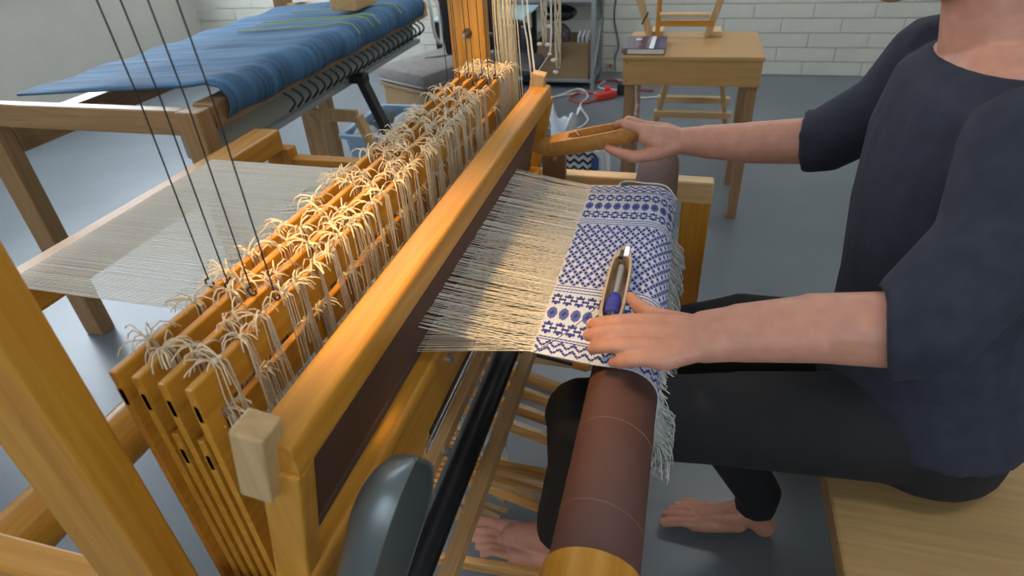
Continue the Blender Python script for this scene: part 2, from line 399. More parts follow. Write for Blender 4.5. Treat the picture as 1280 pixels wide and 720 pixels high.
SH = [(-0.226, 0.990, 76), (-0.240, 0.922, 50), (-0.254, 0.992, 40), (-0.268, 0.925, 30), (-0.281, 0.995, 40), (-0.305, 0.997, 40)]
for i, (x, zt, n) in enumerate(SH):
    mb = MB()
    mb.box(x - 0.0045, x + 0.0045, -0.33, 0.765, zt - 0.042, zt, 0.002)
    mb.box(x - 0.0045, x + 0.0045, -0.33, 0.765, zt - 0.356, zt - 0.33, 0.002)
    mb.box(x - 0.004, x + 0.004, -0.33, -0.31, zt - 0.34, zt - 0.02)
    mb.box(x - 0.004, x + 0.004, 0.745, 0.765, zt - 0.34, zt - 0.02)
    sh = build(mb, 'shaft', W_Y, loom, origin=(x, 0.2175, zt))
    nf = int(n * 0.22)
    nc = 26 if i == 0 else 15
    cen = [-0.30 + 0.86 * (c + random.uniform(0.1, 0.9)) / nc for c in range(nc)]
    for j in range(n):
        if j < nf: y = 0.650 + 0.095 * (j + random.uniform(0.1, 0.9)) / nf          # spare heddles pushed to the far end
        else: y = cen[j % nc] + random.uniform(-0.009, 0.009)                        # tied in small clusters
        o = linked(random.choice(hv), 'string_heddle', sh, (0.0, y - 0.2175, 0.0), (0, 0, random.uniform(-0.15, 0.15)))
        o.scale = (1, random.choice((1, -1)), 1)
for i, (x, zt, n) in enumerate(SH):
    if n < 40 or zt < .95: continue
    for y in (0.600 - 0.006 * i, 0.650 - 0.004 * i, -0.19):
        mb = MB().tube([(x, y, zt + 0.012), (x - .002, y + 0.003, 1.2), (x - 0.012, y, 1.5)], 0.00085, 5)
        mb.tube(arc((x, y, zt + 0.006), 0.005, 80, 380, 10), 0.0011, 5)
        build(mb, 'lift_wire', M_WIRE, loom)

# ================================================================== CLOTH AND WARP
cl = thing('woven_cloth', 'blue and white patterned cloth being woven, with its cream warp', 'cloth', (0.0, 0.28, 0.8))
CW, CN = 0.556, 214
def draft(s, v):
    '''0 white, 1 half-tone, 2 blue for cloth cell s (along warp) and v (across)'''
    n = CN
    vv = v if v < n // 2 else n - 1 - v           # the borders mirror each other
    if vv == 0: return 0
    if vv < 12:                                   # zigzag edge
        for c in (0.5, 5.5):
            q = vv - (c + abs((s % 12) - 6) * 4.0 / 6)
            if 0 <= q < 2.0: return 2
            if 2.0 <= q < 2.8 and s % 2: return 1
        return 0
    if vv in (12, 14): return (2 if s % 4 < 2 else 1) if vv == 12 else (2 if s % 4 >= 2 else 1)
    if vv < 16: return 0
    if vv < 58:                                   # band of flowers between rows of dotted rounds
        row, qq = divmod(vv - 16, 14); qq = (qq - 6.5) * 0.9
        du = (s % 12) - 5.5
        r = math.hypot(du, qq); th = math.atan2(qq, du)
        if row != 1:
            if r < 2.3: return 0
            if r < 5.7: return 2 if math.cos(8 * th) > -0.2 or (3.2 < r < 4.6) else 0
        else:
            if r < 1.6: return 2
            if r < 5.0: return 2 if (s + vv) % 2 else 1
        return 0
    if vv < 67:                                   # dashed lines
        if vv in (59, 62, 65): return (2 if (s + vv) % 4 < 2 else 1)
        return 0
    u = s % 12; q = (v - 67) % 12                 # lattice of white crosses among blue dots
    best = None
    for i in range(5):
        for j in range(5):
            if (i + j) % 2: continue
            a, b2 = abs(u - 3 * i), abs(q - 3 * j)
            if best is None or a + b2 < best[0]: best = (a + b2, a, b2, (i % 4, j % 4))
    d_, a, b2, key = best
    if key in ((0, 0), (2, 2)): return 0
    if a <= 1 and b2 <= 1: return 2
    if d_ == 2: return 1
    return 0
CX, CZR = RX, RR + 0.0009
def path(s):
    if s < CX: return s, 0.80
    a = (s - CX) / CZR
    amax = math.radians(88)
    if a < amax: return CX + CZR * math.sin(a), RZ + CZR * math.cos(a)
    e = s - CX - CZR * amax
    return CX + CZR * math.sin(amax) + 0.0 * e, RZ + CZR * math.cos(amax) - e
NS = 184; ds = 0.0015
mb = MB(); vs = []
for i in range(NS + 1):
    s = i * ds; x, z = path(s)
    for j in range(CN + 1):
        t = j / CN
        y = -0.010 * min(1, s / 0.09) + t * (CW + 0.010 * min(1, s / 0.09) + 0.014 * min(1, s / 0.12))
        jit = 0.0012 * math.sin(j * 0.9) if i == 0 else 0
        vs.append((x + jit, y, z + 0.0002 * math.sin(i * 1.3 + j * 0.7)))
fs = []; mi = []
for i in range(NS):
    for j in range(CN):
        a = i * (CN + 1) + j
        fs.append((a, a + 1, a + CN + 2, a + CN + 1)); mi.append(draft(i, j))
mb.v = vs; mb.f = fs; mb.mi = mi
co = build(mb, 'cloth_body', [C_WHITE, C_MID, C_BLUE], cl)
so = co.modifiers.new('thickness', 'SOLIDIFY'); so.thickness = 0.0011; so.offset = 0
# warp threads in two layers of the open shed
mb = MB(); NW = 430
rnd = random.Random(5)
for i in range(NW):
    t = (i + 0.5) / NW
    g = 0.0012 * math.sin(i * 2 * PI / 4.0) + rnd.uniform(-0.0005, 0.0005)
    up = (i % 2 == 0) if rnd.random() < 0.85 else (i % 2 == 1)
    y0 = t * CW; y1 = -0.008 + t * (CW + 0.014) + g
    zr = 0.824 + rnd.uniform(-0.003, 0.004) if up else 0.779 + rnd.uniform(-0.003, 0.003)
    zh = 0.852 if up else 0.752
    xh = rnd.choice([s_[0] for s_ in SH])
    mb.tube([(0.001, y0, 0.80), (-0.09, (y0 + y1) / 2 + g * 0.3, 0.80 + (zr - 0.80) * 0.5), (-0.172, y1, zr), (xh, y1, zh), (-0.62, y1, 0.80), (-0.95, y1, 0.803)], 0.00062, 4, caps=False)
wt = build(mb, 'warp_threads', M_WARP, cl, True, angle=0); wt['kind'] = 'stuff'; wt['label'] = 'cream warp threads stretched through the reed'
# fringe at the hanging end of the cloth
mb = MB(); xe, ze = path(NS * ds)
for i in range(620):
    y = rnd.uniform(-0.012, CW + 0.01) if i > 160 else rnd.uniform(-.02, .06); L = rnd.uniform(0.03, 0.070); a = rnd.uniform(-0.025, 0.025); o_ = rnd.uniform(-0.001, 0.030)
    mb.tube(smoothpts([(xe, y, ze + 0.004), (xe + o_ * 0.7, y + a * 0.4, ze - L * 0.35), (xe + o_, y + a + rnd.uniform(-.014, .014), ze - L * 0.7), (xe + o_ * 0.7 + rnd.uniform(-.012, .012), y + a * 1.5, ze - L)], 3), 0.0011, 3, caps=False)
fr = build(mb, 'fringe', P('fringe_yarn', (0.50, 0.50, 0.46), 0.9, var=0.3, scale=120), cl); fr['kind'] = 'stuff'; fr['label'] = 'tangled pale fringe at the cloth end'
build(MB().tube(smoothpts([(0.056, 0.556, 0.803), (0.060, 0.566, 0.806), (0.074, 0.574, 0.806), (0.105, 0.574, 0.804), (0.15, 0.568, 0.803), (0.175, 0.565, 0.775)], 5), 0.0016, 6), 'selvedge_cord', M_CORD, cl, True)
build(MB().ball((0.064, 0.561, 0.805), 0.0045, 2, (1.3, 1, .8)).ball((0.071, 0.563, 0.804), 0.0035, 2), 'cord_knot', P('teal_knot', (0.10, 0.13, 0.16), 0.8), cl, True)

# ================================================================== BOAT SHUTTLES (length along local +y from 0)
def shuttle_mesh(L, W, H, c0, c1):
    """hull with an open cavity between c0 and c1 (fractions of the length)"""
    rings = []
    st = [0, .004, .02, .05, .09, .14, c0, c0 + .002, c0 + .03, c0 + .08, .4, .5, .6, c1 - .12, c1 - .04, c1 - .002, c1, c1 + .03, .92, .955, .982, .996, 1.0]
    for t in sorted(set(st)):
        e = abs(2 * t - 1); w = W / 2 * max(0.05, (1 - max(0, (e - 0.30) / 0.70) ** 2.0) ** 0.75 if e < 1 else 0.05)
        h = H * (0.42 + 0.58 * (1 - e ** 5)); zb = H - h if e > 0.5 else 0
        zb = 0.48 * H * max(0, (e - 0.5) / 0.5) ** 1.8
        zt = H - 0.30 * H * max(0, (e - 0.6) / 0.4) ** 2
        inside = c0 < t < c1
        k = min(1, (t - c0) / 0.09, (c1 - t) / 0.05) if inside else 0
        iw = w * (0.40 + 0.34 * max(0, k)) if inside else w * 0.5
        iz = zb + 0.12 * H if inside else zt
        iw2 = iw * 0.85 if inside else w * 0.25
        y = t * L
        rings.append([(-w * .55, y, zb), (-w * .92, y, zb + (zt - zb) * .35), (-w, y, zb + (zt - zb) * .75), (-w * .94, y, zt), (-iw, y, zt), (-iw2, y, iz),
                      (iw2, y, iz), (iw, y, zt), (w * .94, y, zt), (w, y, zb + (zt - zb) * .75), (w * .92, y, zb + (zt - zb) * .35), (w * .55, y, zb)])
    return MB().loft(rings)
def make_shuttle(label, loc, mat, bobbin, L, W=0.037, H=0.029, rot=None):
    t = thing('boat_shuttle', label, 'shuttle', loc, 'boat shuttles in the weaver\'s hands')
    def part(mb, name, mt, sm=True):
        me_o = build(mb, name, mt, None, sm, origin=(0, 0, 0)); me_o.parent = t; me_o.location = (0, 0, 0); return me_o
    part(shuttle_mesh(L, W, H, 0.17 if bobbin else 0.36, 0.83), 'hull', mat)
    part(MB().tube([(0, L * .17, H * .55), (0, L * .83, H * .6)], 0.0022, 8), 'spindle', M_STEEL)
    if bobbin:
        sp = MB(); n = 60
        sp.tube([(0, L * .40 + i * (L * .37) / n, H * .6) for i in range(n + 1)], [0.0040 + (0.0011 if i % 2 else 0) for i in range(n + 1)], 12)
        part(sp, 'quill', P('quill_grey', (0.24, 0.26, 0.29), 0.35))
        a, b_ = L * .262, L * .47
        pts = [(0, a + (b_ - a) * q, H * .62) for q in (0, .06, .25, .55, .8, .93, 1)]
        y_ = part(MB().tube(pts, [0.0075, 0.0112, 0.0120, 0.0116, 0.0100, 0.0072, 0.0042], 20), 'bobbin', M_BLUEYARN)
        bn = MB()
        for q in range(26):
            f = q / 25; yy = a + (b_ - a) * (0.05 + 0.85 * f); rr = 0.0117 if f < .6 else 0.0117 - (f - .6) * 0.010
            bn.tube([(rr * math.cos(th * PI / 8), yy + 0.0012 * math.sin(th * PI / 8 + q), H * .62 + rr * math.sin(th * PI / 8)) for th in range(17)], 0.00055, 4, caps=False)
        o = part(bn, 'wound_yarn', P('blue_yarn_light', (0.06, 0.07, 0.42), 0.75)); o.parent = y_; o['kind'] = 'stuff'
        part(MB().tube([(0, a - 0.010, H * .6), (0, a - 0.002, H * .6), (0, a + 0.001, H * .6)], [0.0095, 0.0100, 0.0100], 20), 'bobbin_flange', P('dark_teal_plastic', (0.012, 0.03, 0.04), 0.3))
        part(MB().tube([(0, a - 0.0125, H * .6), (0, a - 0.009, H * .6)], 0.004, 12), 'bobbin_pin', P('nickel', (0.5, 0.47, 0.42), 0.35, 0.8))
        part(MB().box(0.0005, 0.0095, L * .82, L * .93, H * .945, H * 1.04, 0.001), 'metal_plate', P('bright_plate', (0.85, 0.86, 0.86), 0.25, 0.4), False)
        part(MB().box(-0.0055, 0.0005, L * .80, L * .885, H * .86, H * 1.05, 0.001), 'spindle_hinge', M_BLACK, False)
        part(MB().tube([(0, L * .955, H * .60), (0, L * .990, H * .58), (0, L * 1.0, H * .57)], [0.005, 0.0032, 0.001], 12), 'metal_tip', M_STEEL)
    else:
        part(MB().box(-W * .515, -W * .50, L * .42, L * .66, H * .60, H * .90, 0.001), 'side_slot', P('pale_slot', (0.72, 0.52, 0.28), 0.4), False)
        part(MB().tube(smoothpts([(0, L * .45, H * .9), (-W * .4, L * .40, H * 1.02), (-W * .53, L * .41, H * .6), (-W * .40, L * .42, -0.001)], 4), 0.0006, 4), 'yarn_end', M_CORD)
    if rot: t.rotation_euler = rot
    return t
s1 = make_shuttle('pale wooden boat shuttle with a blue yarn bobbin lying on the cloth', (0.0985, 0.004, 0.8012), SHUT_A, True, 0.274)
wy = build(MB().tube(smoothpts([(0.0795, 0.082, 0.8325), (0.060, 0.060, 0.819), (0.030, 0.026, 0.8075), (0.002, -0.002, 0.8015)], 5), 0.0006, 5), 'weft_thread', P('blue_yarn_dark', (0.03, 0.04, 0.16), 0.8), s1)
SH2 = make_shuttle('amber wooden boat shuttle held up in the far hand', (-0.139, 0.622, 0.826), SHUT_B, False, 0.250, 0.044, 0.040)
yv = Vector((.968, -.035, .235)).normalized(); zv = Vector((0, -.16, .98)); zv = (zv - yv * zv.dot(yv)).normalized(); xv = yv.cross(zv)
SH2.rotation_euler = Matrix(((xv.x, yv.x, zv.x), (xv.y, yv.y, zv.y), (xv.z, yv.z, zv.z))).to_euler()

# ================================================================== THE WEAVER
BODY = MB()
# near (left) hand: four fingers over the shuttle, thumb beside it
fing = [
    [(.134, .013, .862, .0118), (.109, .008, .862, .0104), (.092, .011, .855, .0097), (.0795, .016, .847, .0082)],
    [(.137, -.0095, .863, .0118), (.109, -.0135, .863, .0106), (.0905, -.011, .855, .0099), (.0785, -.006, .846, .0084)],
    [(.143, -.031, .858, .0112), (.115, -.033, .857, .0101), (.0985, -.030, .849, .0094), (.0875, -.025, .841, .0080)],
    [(.154, -.0445, .852, .0108), (.137, -.0475, .848, .0094), (.125, -.0445, .841, .0087), (.116, -.038, .833, .0074)],
]
for F in fing: BODY.chain(F)
wr = Vector((.222, -.008, .868))
for F, r2 in zip(fing, (.019, .020, .020, .018)):
    a = F[0]; k = fing.index(F)
    BODY.chain([a, (.175, a[1] * 1.02 + .002, a[2] + .000, .0145), (wr.x, wr.y + (1.5 - k) * .011, wr.z - .002, r2)])
BODY.chain([(.205, .020, .860, .017), (.176, .036, .853, .0155), (.152, .048, .852, .0122), (.136, .069, .849, .0108), (.124, .092, .845, .0086)])
BODY.chain([(.150, .030, .856, .010), (.190, .018, .862, .015)])
# near forearm, upper arm
BODY.chain([(.222, .004, .868, .025), (.262, .002, .878, .031), (.34, -.010, .900, .041), (.43, -.030, .925, .044), (.50, .03, 1.00, .046), (.525, .095, 1.085, .052)], 20)
BODY.chain([(.222, -.020, .866, .024), (.262, -.016, .876, .028), (.34, -.020, .900, .036)], 20)
# far (right) hand closing round the second shuttle
for F in ([(.088, .598, .910, .0112), (.055, .604, .919, .0100), (.040, .626, .908, .0090), (.036, .644, .888, .0078)],
          [(.092, .616, .912, .0112), (.062, .628, .918, .0100), (.050, .648, .902, .0090), (.046, .652, .880, .0078)],
          [(.100, .634, .904, .0106), (.076, .648, .906, .0095), (.064, .660, .888, .0086), (.060, .654, .870, .0076)],
          [(.110, .646, .892, .0098), (.092, .660, .890, .0086), (.080, .664, .872, .0078), (.074, .654, .860, .0070)]):
    BODY.chain(F); a = F[0]; BODY.chain([a, (.140, a[1] * .7 + .605 * .3, a[2] * .7 + .888 * .3, .0155), (.180, .603, .888, .022)])
# thumb under the near side of the shuttle
BODY.chain([(.160, .594, .880, .020), (.120, .582, .866, .0160), (.082, .580, .858, .0128), (.052, .586, .862, .0112), (.026, .594, .868, .0088)])
BODY.chain([(.100, .590, .895, .014), (.130, .590, .885, .018)])
BODY.chain([(.180, .603, .888, .027), (.220, .598, .890, .033), (.30, .575, .900, .040), (.42, .535, .925, .044), (.49, .49, 1.00, .046), (.525, .455, 1.085, .052)], 20)
# torso, neck, head
def ell_rings(L, n=28):
    return [[(cx + ax * math.cos(2 * PI * j / n), cy + ay * math.sin(2 * PI * j / n), cz) for j in range(n)] for cx, cy, cz, ax, ay in L]
BODY.loft(ell_rings([(.60, .275, .505, .10, .13), (.60, .275, .53, .135, .175), (.595, .275, .60, .14, .18), (.58, .275, .70, .122, .155), (.565, .275, .80, .112, .142), (.555, .275, .92, .115, .158), (.545, .275, 1.03, .11, .170), (.54, .275, 1.10, .09, .165), (.535, .275, 1.14, .06, .10), (.53, .275, 1.16, .04, .06)]))
BODY.chain([(.53, .275, 1.12, .056), (.505, .275, 1.22, .052)], 18)
HC = Vector((.475, .275, 1.315))
BODY.ball(HC + Vector((.012, 0, .028)), 0.098, 3, (1.0, .80, 1.02))
BODY.ball(HC + Vector((-.022, 0, -.035)), 0.078, 3, (.90, .80, 1.05))
BODY.chain([tuple(HC + Vector((-.088, 0, .012))) + (.012,), tuple(HC + Vector((-.108, 0, -.018))) + (.015,)])
for s in (-1, 1):
    BODY.ball(HC + Vector((.005, s * .080, -.005)), 0.024, 2, (.65, .35, 1.1))
    BODY.ball(HC + Vector((-.075, s * .033, .020)), 0.021, 2, (.7, 1.1, .55))
BODY.ball(HC + Vector((-.088, 0, -.060)), 0.022, 2, (.6, 1.2, .42))
BODY.ball(HC + Vector((-.075, 0, -.098)), 0.026, 2, (.9, 1.1, .8))
# legs: near leg bends at the knee under the roller, bare foot on a treadle
def leg(yk, yh, knee, ank):
    BODY.chain([(.585, yh, .585, .085), (.32, (yh + yk) / 2, .600, .070), knee + (.055,)], 20)
    mid = [(knee[i] * .62 + ank[i] * .38) for i in range(3)]
    BODY.chain([knee + (.053,), (mid[0] + .012, mid[1], mid[2], .050), (ank[0], ank[1], ank[2] + .07, .036), ank + (.033,)], 20)
leg(.085, .185, (.060, .085, .603), (.022, .085, .262))
leg(.36, .365, (.17, .36, .56), (.425, .37, .088))
def foot(ax, ay, az, s):
    # heel behind the ankle, arch, ball and five toes pointing to -x; s mirrors big toe side
    BODY.chain([(ax + .030, ay, az - .052, .028), (ax + .004, ay, az - .02, .034)], 18)
    BODY.chain([(ax, ay, az - .01, .034), (ax - .055, ay + s * .006, az - .030, .030), (ax - .105, ay + s * .010, az - .047, .023)], 18)
    BODY.chain([(ax + .030, ay - s * .008, az - .056, .024), (ax - .050, ay - s * .020, az - .058, .021), (ax - .095, ay - s * .024, az - .060, .018)], 16)
    BODY.chain([(ax - .03, ay + s * .012, az - .045, .024), (ax - .110, ay + s * .026, az - .055, .021), (ax - .130, ay + s * .030, az - .057, .018)], 16)
    BODY.chain([(ax - .06, ay, az - .05, .024), (ax - .118, ay, az - .057, .019)], 16)
    toes = [(.036, -.205, .0125, .030), (.012, -.203, .0092, .010), (-.006, -.192, .0085, -.006), (-.022, -.178, .0080, -.019), (-.036, -.163, .0078, -.031)]
    for ty, tx, r, by in toes:
        BODY.chain([(ax - .112 + abs(by) * .1, ay + s * by, az - .056, r * 1.15), (ax + (tx - .115) / 2, ay + s * (ty + by) / 2, az - .054, r * .95), (ax + tx + .006, ay + s * ty, az - .064, r)], 12)
foot(.022, .085, .262, 1)
foot(.425, .37, .088, -1)
person = thing('person', 'weaver in black leggings and dark top, barefoot, holding two shuttles', 'person', (.58, .275, 0))
body = build(BODY, 'body', M_SKIN, person, True, angle=0)
rm = body.modifiers.new('remesh', 'REMESH'); rm.mode = 'VOXEL'; rm.voxel_size = 0.0026; rm.use_smooth_shade = True
sm = body.modifiers.new('smooth', 'SMOOTH'); sm.factor = 0.5; sm.iterations = 5
def cloth_mesh(fn, name, mat, vox=0.006, it=6):
    mb = MB(); fn(mb); o = build(mb, name, mat, person, True, angle=0)
    r_ = o.modifiers.new('remesh', 'REMESH'); r_.mode = 'VOXEL'; r_.voxel_size = vox; r_.use_smooth_shade = True
    s_ = o.modifiers.new('smooth', 'SMOOTH'); s_.factor = 0.5; s_.iterations = it
    return o
def leggings(mb):
    for yk, yh, knee, ank in ((.085, .185, (.060, .085, .603), (.022, .085, .262)), (.36, .365, (.17, .36, .56), (.425, .37, .088))):
        mb.chain([(.585, yh, .585, .094), (.32, (yh + yk) / 2, .600, .079), knee + (.064,)], 20)
        mid = [(knee[i] * .62 + ank[i] * .38) for i in range(3)]
        d_ = Vector(mid) - Vector(ank); p = Vector(ank) + Vector((0, 0, .055))
        mb.chain([knee + (.063,), (mid[0] + .012, mid[1], mid[2], .060)], 20)
        mb.tube([(mid[0] + .012, mid[1], mid[2]), (mid[0] * .5 + ank[0] * .5 + .008, ank[1], (mid[2] + ank[2]) / 2 + .03), (ank[0] + .002, ank[1], ank[2] + .055), (ank[0] - .002, ank[1], ank[2] + .010)], [.059, .055, .050, .0475], 24)
    mb.loft(ell_rings([(.60, .275, .497, .11, .14), (.60, .275, .53, .145, .187), (.595, .275, .60, .15, .192), (.58, .275, .70, .132, .167)]))
cloth_mesh(leggings, 'leggings', M_LEGG)
def top(mb):
    mb.loft(ell_rings([(.598, .275, .60, .160, .200), (.585, .275, .66, .150, .184), (.58, .275, .70, .138, .172), (.565, .275, .80, .128, .158), (.555, .275, .92, .131, .172), (.545, .275, 1.03, .122, .182), (.54, .275, 1.10, .102, .178), (.535, .275, 1.135, .070, .115)]))
    for s, L in ((0, [(.43, -.030, .925), (.50, .03, 1.00), (.525, .095, 1.085)]), (1, [(.42, .535, .925), (.49, .49, 1.00), (.525, .455, 1.085)])):
        a, b2, c = [Vector(p) for p in L]
        wrist = Vector((.34, -.010, .900)) if s == 0 else Vector((.30, .575, .90))
        e = a.lerp(wrist, 0.25)
        mb.tube([e, a, b2, c], [.058, .058, .060, .066], 20); mb.ball(c, .068, 2)
cloth_mesh(top, 'dark_top', M_SHIRT)
hr = MB()
hr.ball(HC + Vector((.026, 0, .040)), 0.106, 3, (.98, .86, .98))
hr.ball(HC + Vector((.055, 0, -.03)), 0.080, 3, (.75, .95, 1.2))
hr.ball(HC + Vector((.120, 0, .02)), 0.042, 2)
hair = build(hr, 'hair', M_HAIR, person, True, angle=0)
for s in (-1, 1):
    build(MB().ball(HC + Vector((-.088, s * .033, .018)), 0.0085, 2), 'eye', P('eye_dark', (0.03, 0.02, 0.015), 0.15), person, True)
build(MB().ball(HC + Vector((-.099, 0, -.060)), 0.016, 2, (.35, 1.4, .35)), 'lips', P('lips', (0.42, 0.16, 0.13), 0.4), person, True)
# finger and toe nails that the photograph shows
for x, y, z, ry in ((.0765, .0165, .853, 40), (.0755, -.0055, .852, 40), (.0855, -.0255, .847, 40)):
    n_ = MB().ball((0, 0, 0), 0.0055, 2, (1.0, .85, .22)); o = build(n_, 'nail', M_NAIL, person, True, origin=(0, 0, 0))
    o.location = Vector((x, y, z)) - world_loc(person); o.rotation_euler = (0, math.radians(-ry), 0)
for tx, ty, r in ((-.186, .121, .0072),):
    n_ = MB().ball((0, 0, 0), r, 2, (1.0, .9, .22)); o = build(n_, 'toenail', M_NAIL, person, True, origin=(0, 0, 0))
    o.location = Vector((tx, ty, .198 + r * 1.25)) - world_loc(person); o.rotation_euler = (0, math.radians(-18), 0)
# the weaver's seat
ws = thing('weaving_bench', 'plain wooden weaving bench under the weaver', 'bench', (.62, .275, 0))
build(MB().box(.46, .80, -.10, .65, .455, .492, .006), 'seat_board', B_X, ws)
for y in (-.07, .59): build(MB().box(.50, .76, y, y + .03, 0, .455, .003), 'bench_leg', B_X, ws)
build(MB().box(.60, .64, -.04, .59, .18, .26, .003), 'stretcher', B_X, ws)

# ================================================================== LAMPS
lp = thing('task_lamp', 'blurred grey metal task lamp head in front of the loom', 'lamp', (-0.13, -0.42, 0.0))
T0, T1 = Vector((-0.026, -0.312, 0.930)), Vector((-0.098, -0.372, 0.690))
ax = (T1 - T0).normalized()
opn = Vector((1.0, -0.16, 0.12)); opn = (opn - ax * opn.dot(ax)).normalized(); sd = ax.cross(opn)
L = (T1 - T0).length
outer = []; inner = []
for i in range(17):
    t = i / 16; q = min(1, t / 0.34); r = 0.050 * math.sqrt(max(0.0, 1 - (1 - q) ** 2)) * (1 - 0.10 * max(0, t - .34))
    r = max(r, 0.003)
    c = T0 + ax * (L * t)
    ro = []; ri = []
    for j in range(25):
        a = math.radians(78 + (282 - 78) * j / 24)
        ro.append(c + (opn * math.cos(a) * r * 0.92 + sd * math.sin(a) * r * 0.82))
        ri.append(c + ax * 0.002 + (opn * math.cos(a) * (r * .92 - .0022) + sd * math.sin(a) * (r * .82 - .0022)))
    outer.append(ro); inner.append(ri)
mb = MB(); n = 25
V_ = [p for r_ in outer for p in r_] + [p for r_ in inner for p in r_]; off = 17 * n; F_ = []
for i in range(16):
    for j in range(n - 1):
        a = i * n + j
        F_.append((a, a + 1, a + n + 1, a + n)); F_.append((off + a, off + a + n, off + a + n + 1, off + a + 1))
    for j in (0, n - 1):
        a = i * n + j; F_.append((a, a + n, off + a + n, off + a))
mb.add(V_, F_)
for i in (0, 16):
    mb.add([], []); F2 = [(i * n + j, i * n + j + 1, off + i * n + j + 1, off + i * n + j) for j in range(n - 1)]
    for f in F2: mb.f.append(f); mb.mi.append(0)
build(mb, 'lamp_shade', M_LAMP, lp, True, angle=60)
build(MB().tube(smoothpts([T1 - ax * 0.01 - opn * .02, T1 + ax * .06 - opn * .02, (-.14, -.43, .50), (-.13, -.42, .30), (-.13, -.42, .03)], 6), 0.008, 10), 'gooseneck', M_LAMP, lp, True)
build(MB().tube([(-.13, -.42, 0), (-.13, -.42, .02), (-.13, -.42, .035)], [.11, .11, .02], 32), 'lamp_base', M_LAMP, lp, True)

def clamp_lamp(label, pos, target, watts, size):
    pos = Vector(pos); d = (Vector(target) - pos).normalized()
    t = thing('clamp_lamp', label, 'lamp', pos, 'clamp lamps on the castle beam')
    sh_ = MB(); rings = []
    for r, h in ((.018, -.05), (.03, -.045), (.045, 0), (.062, .045), (.060, .045), (.043, .001), (.020, -.035)):
        a = d.cross(Vector((0, 0, 1))).normalized(); c = d.cross(a)
        rings.append([pos + d * h + (a * math.cos(2 * PI * j / 24) + c * math.sin(2 * PI * j / 24)) * r for j in range(24)])
    sh_.loft(rings)
    build(sh_, 'lamp_shade', P('black_enamel', (0.02, 0.02, 0.022), 0.4), t, True)
    build(MB().ball(pos - d * .005, .022, 2), 'bulb', P('warm_bulb', (1.0, 0.62, 0.24), emit=6.0), t, True)
    build(MB().tube(smoothpts([pos - d * .05, pos - d * .09, Vector((-.335, pos.y, 1.56))], 6), .006, 8), 'lamp_arm', M_BLACK, t, True)
    ld = bpy.data.lights.new('bulb_light', 'SPOT'); ld.energy = watts; ld.color = (1.0, 0.62, 0.22); ld.spot_size = math.radians(70); ld.spot_blend = 0.9; ld.shadow_soft_size = size
    lo = bpy.data.objects.new('bulb_light', ld); COL.objects.link(lo); lo.parent = t
    lo.location = d * .03; lo.rotation_euler = d.to_track_quat('-Z', 'Y').to_euler()
clamp_lamp('black clamp lamp on the near end of the castle beam', (-.21, -.14, 1.44), (-.16, .0, .85), LAMP_NEAR_W, .03)
clamp_lamp('black clamp lamp on the far end of the castle beam', (-.27, .66, 1.42), (-.24, .68, .95), LAMP_FAR_W, .03)

# ================================================================== YARN HANGING FROM THE CASTLE ARM
hb = thing('cord_bundle', 'thick bundle of pale heddle cords hanging beside the castle post', 'yarn', (-.235, .80, .70))
mb = MB(); rnd = random.Random(11)
for i in range(34):
    x = -.262 + .048 * (i / 33) + rnd.uniform(-.004, .004); y = .79 + rnd.uniform(-.012, .008)
    mb.tube(smoothpts([(x + .004, y + .02, 1.50), (x, y, 1.2), (x + rnd.uniform(-.004, .004) + .003, y, .98), (x + .014 + rnd.uniform(-.004, .004), y, .72 + rnd.uniform(-.02, .03))], 4), 0.0011, 4)
o = build(mb, 'cords', M_HANK, hb, True, angle=0); o['kind'] = 'stuff'
def cord(name, label, pts, r, mat=M_CORD, knots=(), group=None):
    t = thing(name, label, 'cord', pts[-1], group)
    build(MB().tube(smoothpts(pts, 6), r, 7), 'strand', mat, t, True)
    for k in knots: build(MB().ball(k, r * 2.2, 2, (1, 1, .8)), 'knot', mat, t, True)
    return t
cord('hanging_cord', 'thin white cord hanging just right of the pale cord bundle', [(-.205, .815, 1.47), (-.2045, .82, 1.12), (-.195, .82, 1.02), (-.186, .82, .90)], .0019, group='single white cords')
cord('hanging_cord', 'white cord dropping to the far end block of the beater rail', [(-.195, .815, 1.47), (-.193, .82, 1.12), (-.187, .82, 1.03), (-.178, .81, .955), (-.176, .80, .90)], .0023, group='single white cords')
def hank(label, x, y, ztop, zbot, wd, knots, seed):
    t = thing('yarn_hank', label, 'yarn', (x, y, zbot), 'knotted yarn hanks')
    rnd = random.Random(seed); mb = MB()
    for i in range(9):
        ph = rnd.uniform(0, 2 * PI); pts = []
        for k in range(26):
            f = k / 25; z = ztop + (zbot - ztop) * f; rr = wd * (1.0 if f < .8 else 1 - (f - .8) * 2) * rnd.uniform(.7, 1.1)
            pts.append((x + rr * math.cos(ph + f * 14), y + rr * .7 * math.sin(ph + f * 14), z + rnd.uniform(-.003, .003)))
        mb.tube(pts, 0.0021, 4)
    build(mb, 'twisted_strands', M_HANK, t, True, angle=0)
    for k in knots: build(MB().ball(k, .0062, 2, (1.2, 1, .8)), 'knot', M_CORD, t, True)
arm2 = build(MB().box(-.24, -.13, .84, 1.03, 1.46, 1.49, .004), 'castle_arm', W_Y, loom)
hank('short cream yarn hank with white knots hanging over the grey floor', -.195, 1.0, 1.46, .985, .0075, ((-.207, .995, .985), (-.187, .995, .984), (-.182, .995, 1.028)), 3)
hank('long cream yarn hank hanging in front of the cardboard box', -.160, 1.0, 1.46, .925, .0080, ((-.166, .995, .915), (-.171, .995, .945)), 4)
t = cord('hanging_cord', 'white cord ending in a thin steel hook between the two hanks', [(-.176, .99, 1.46), (-.1745, .99, 1.09), (-.176, .99, 1.0), (-.179, .99, .966)], .0024, knots=((-.180, .99, .962),), group='single white cords')
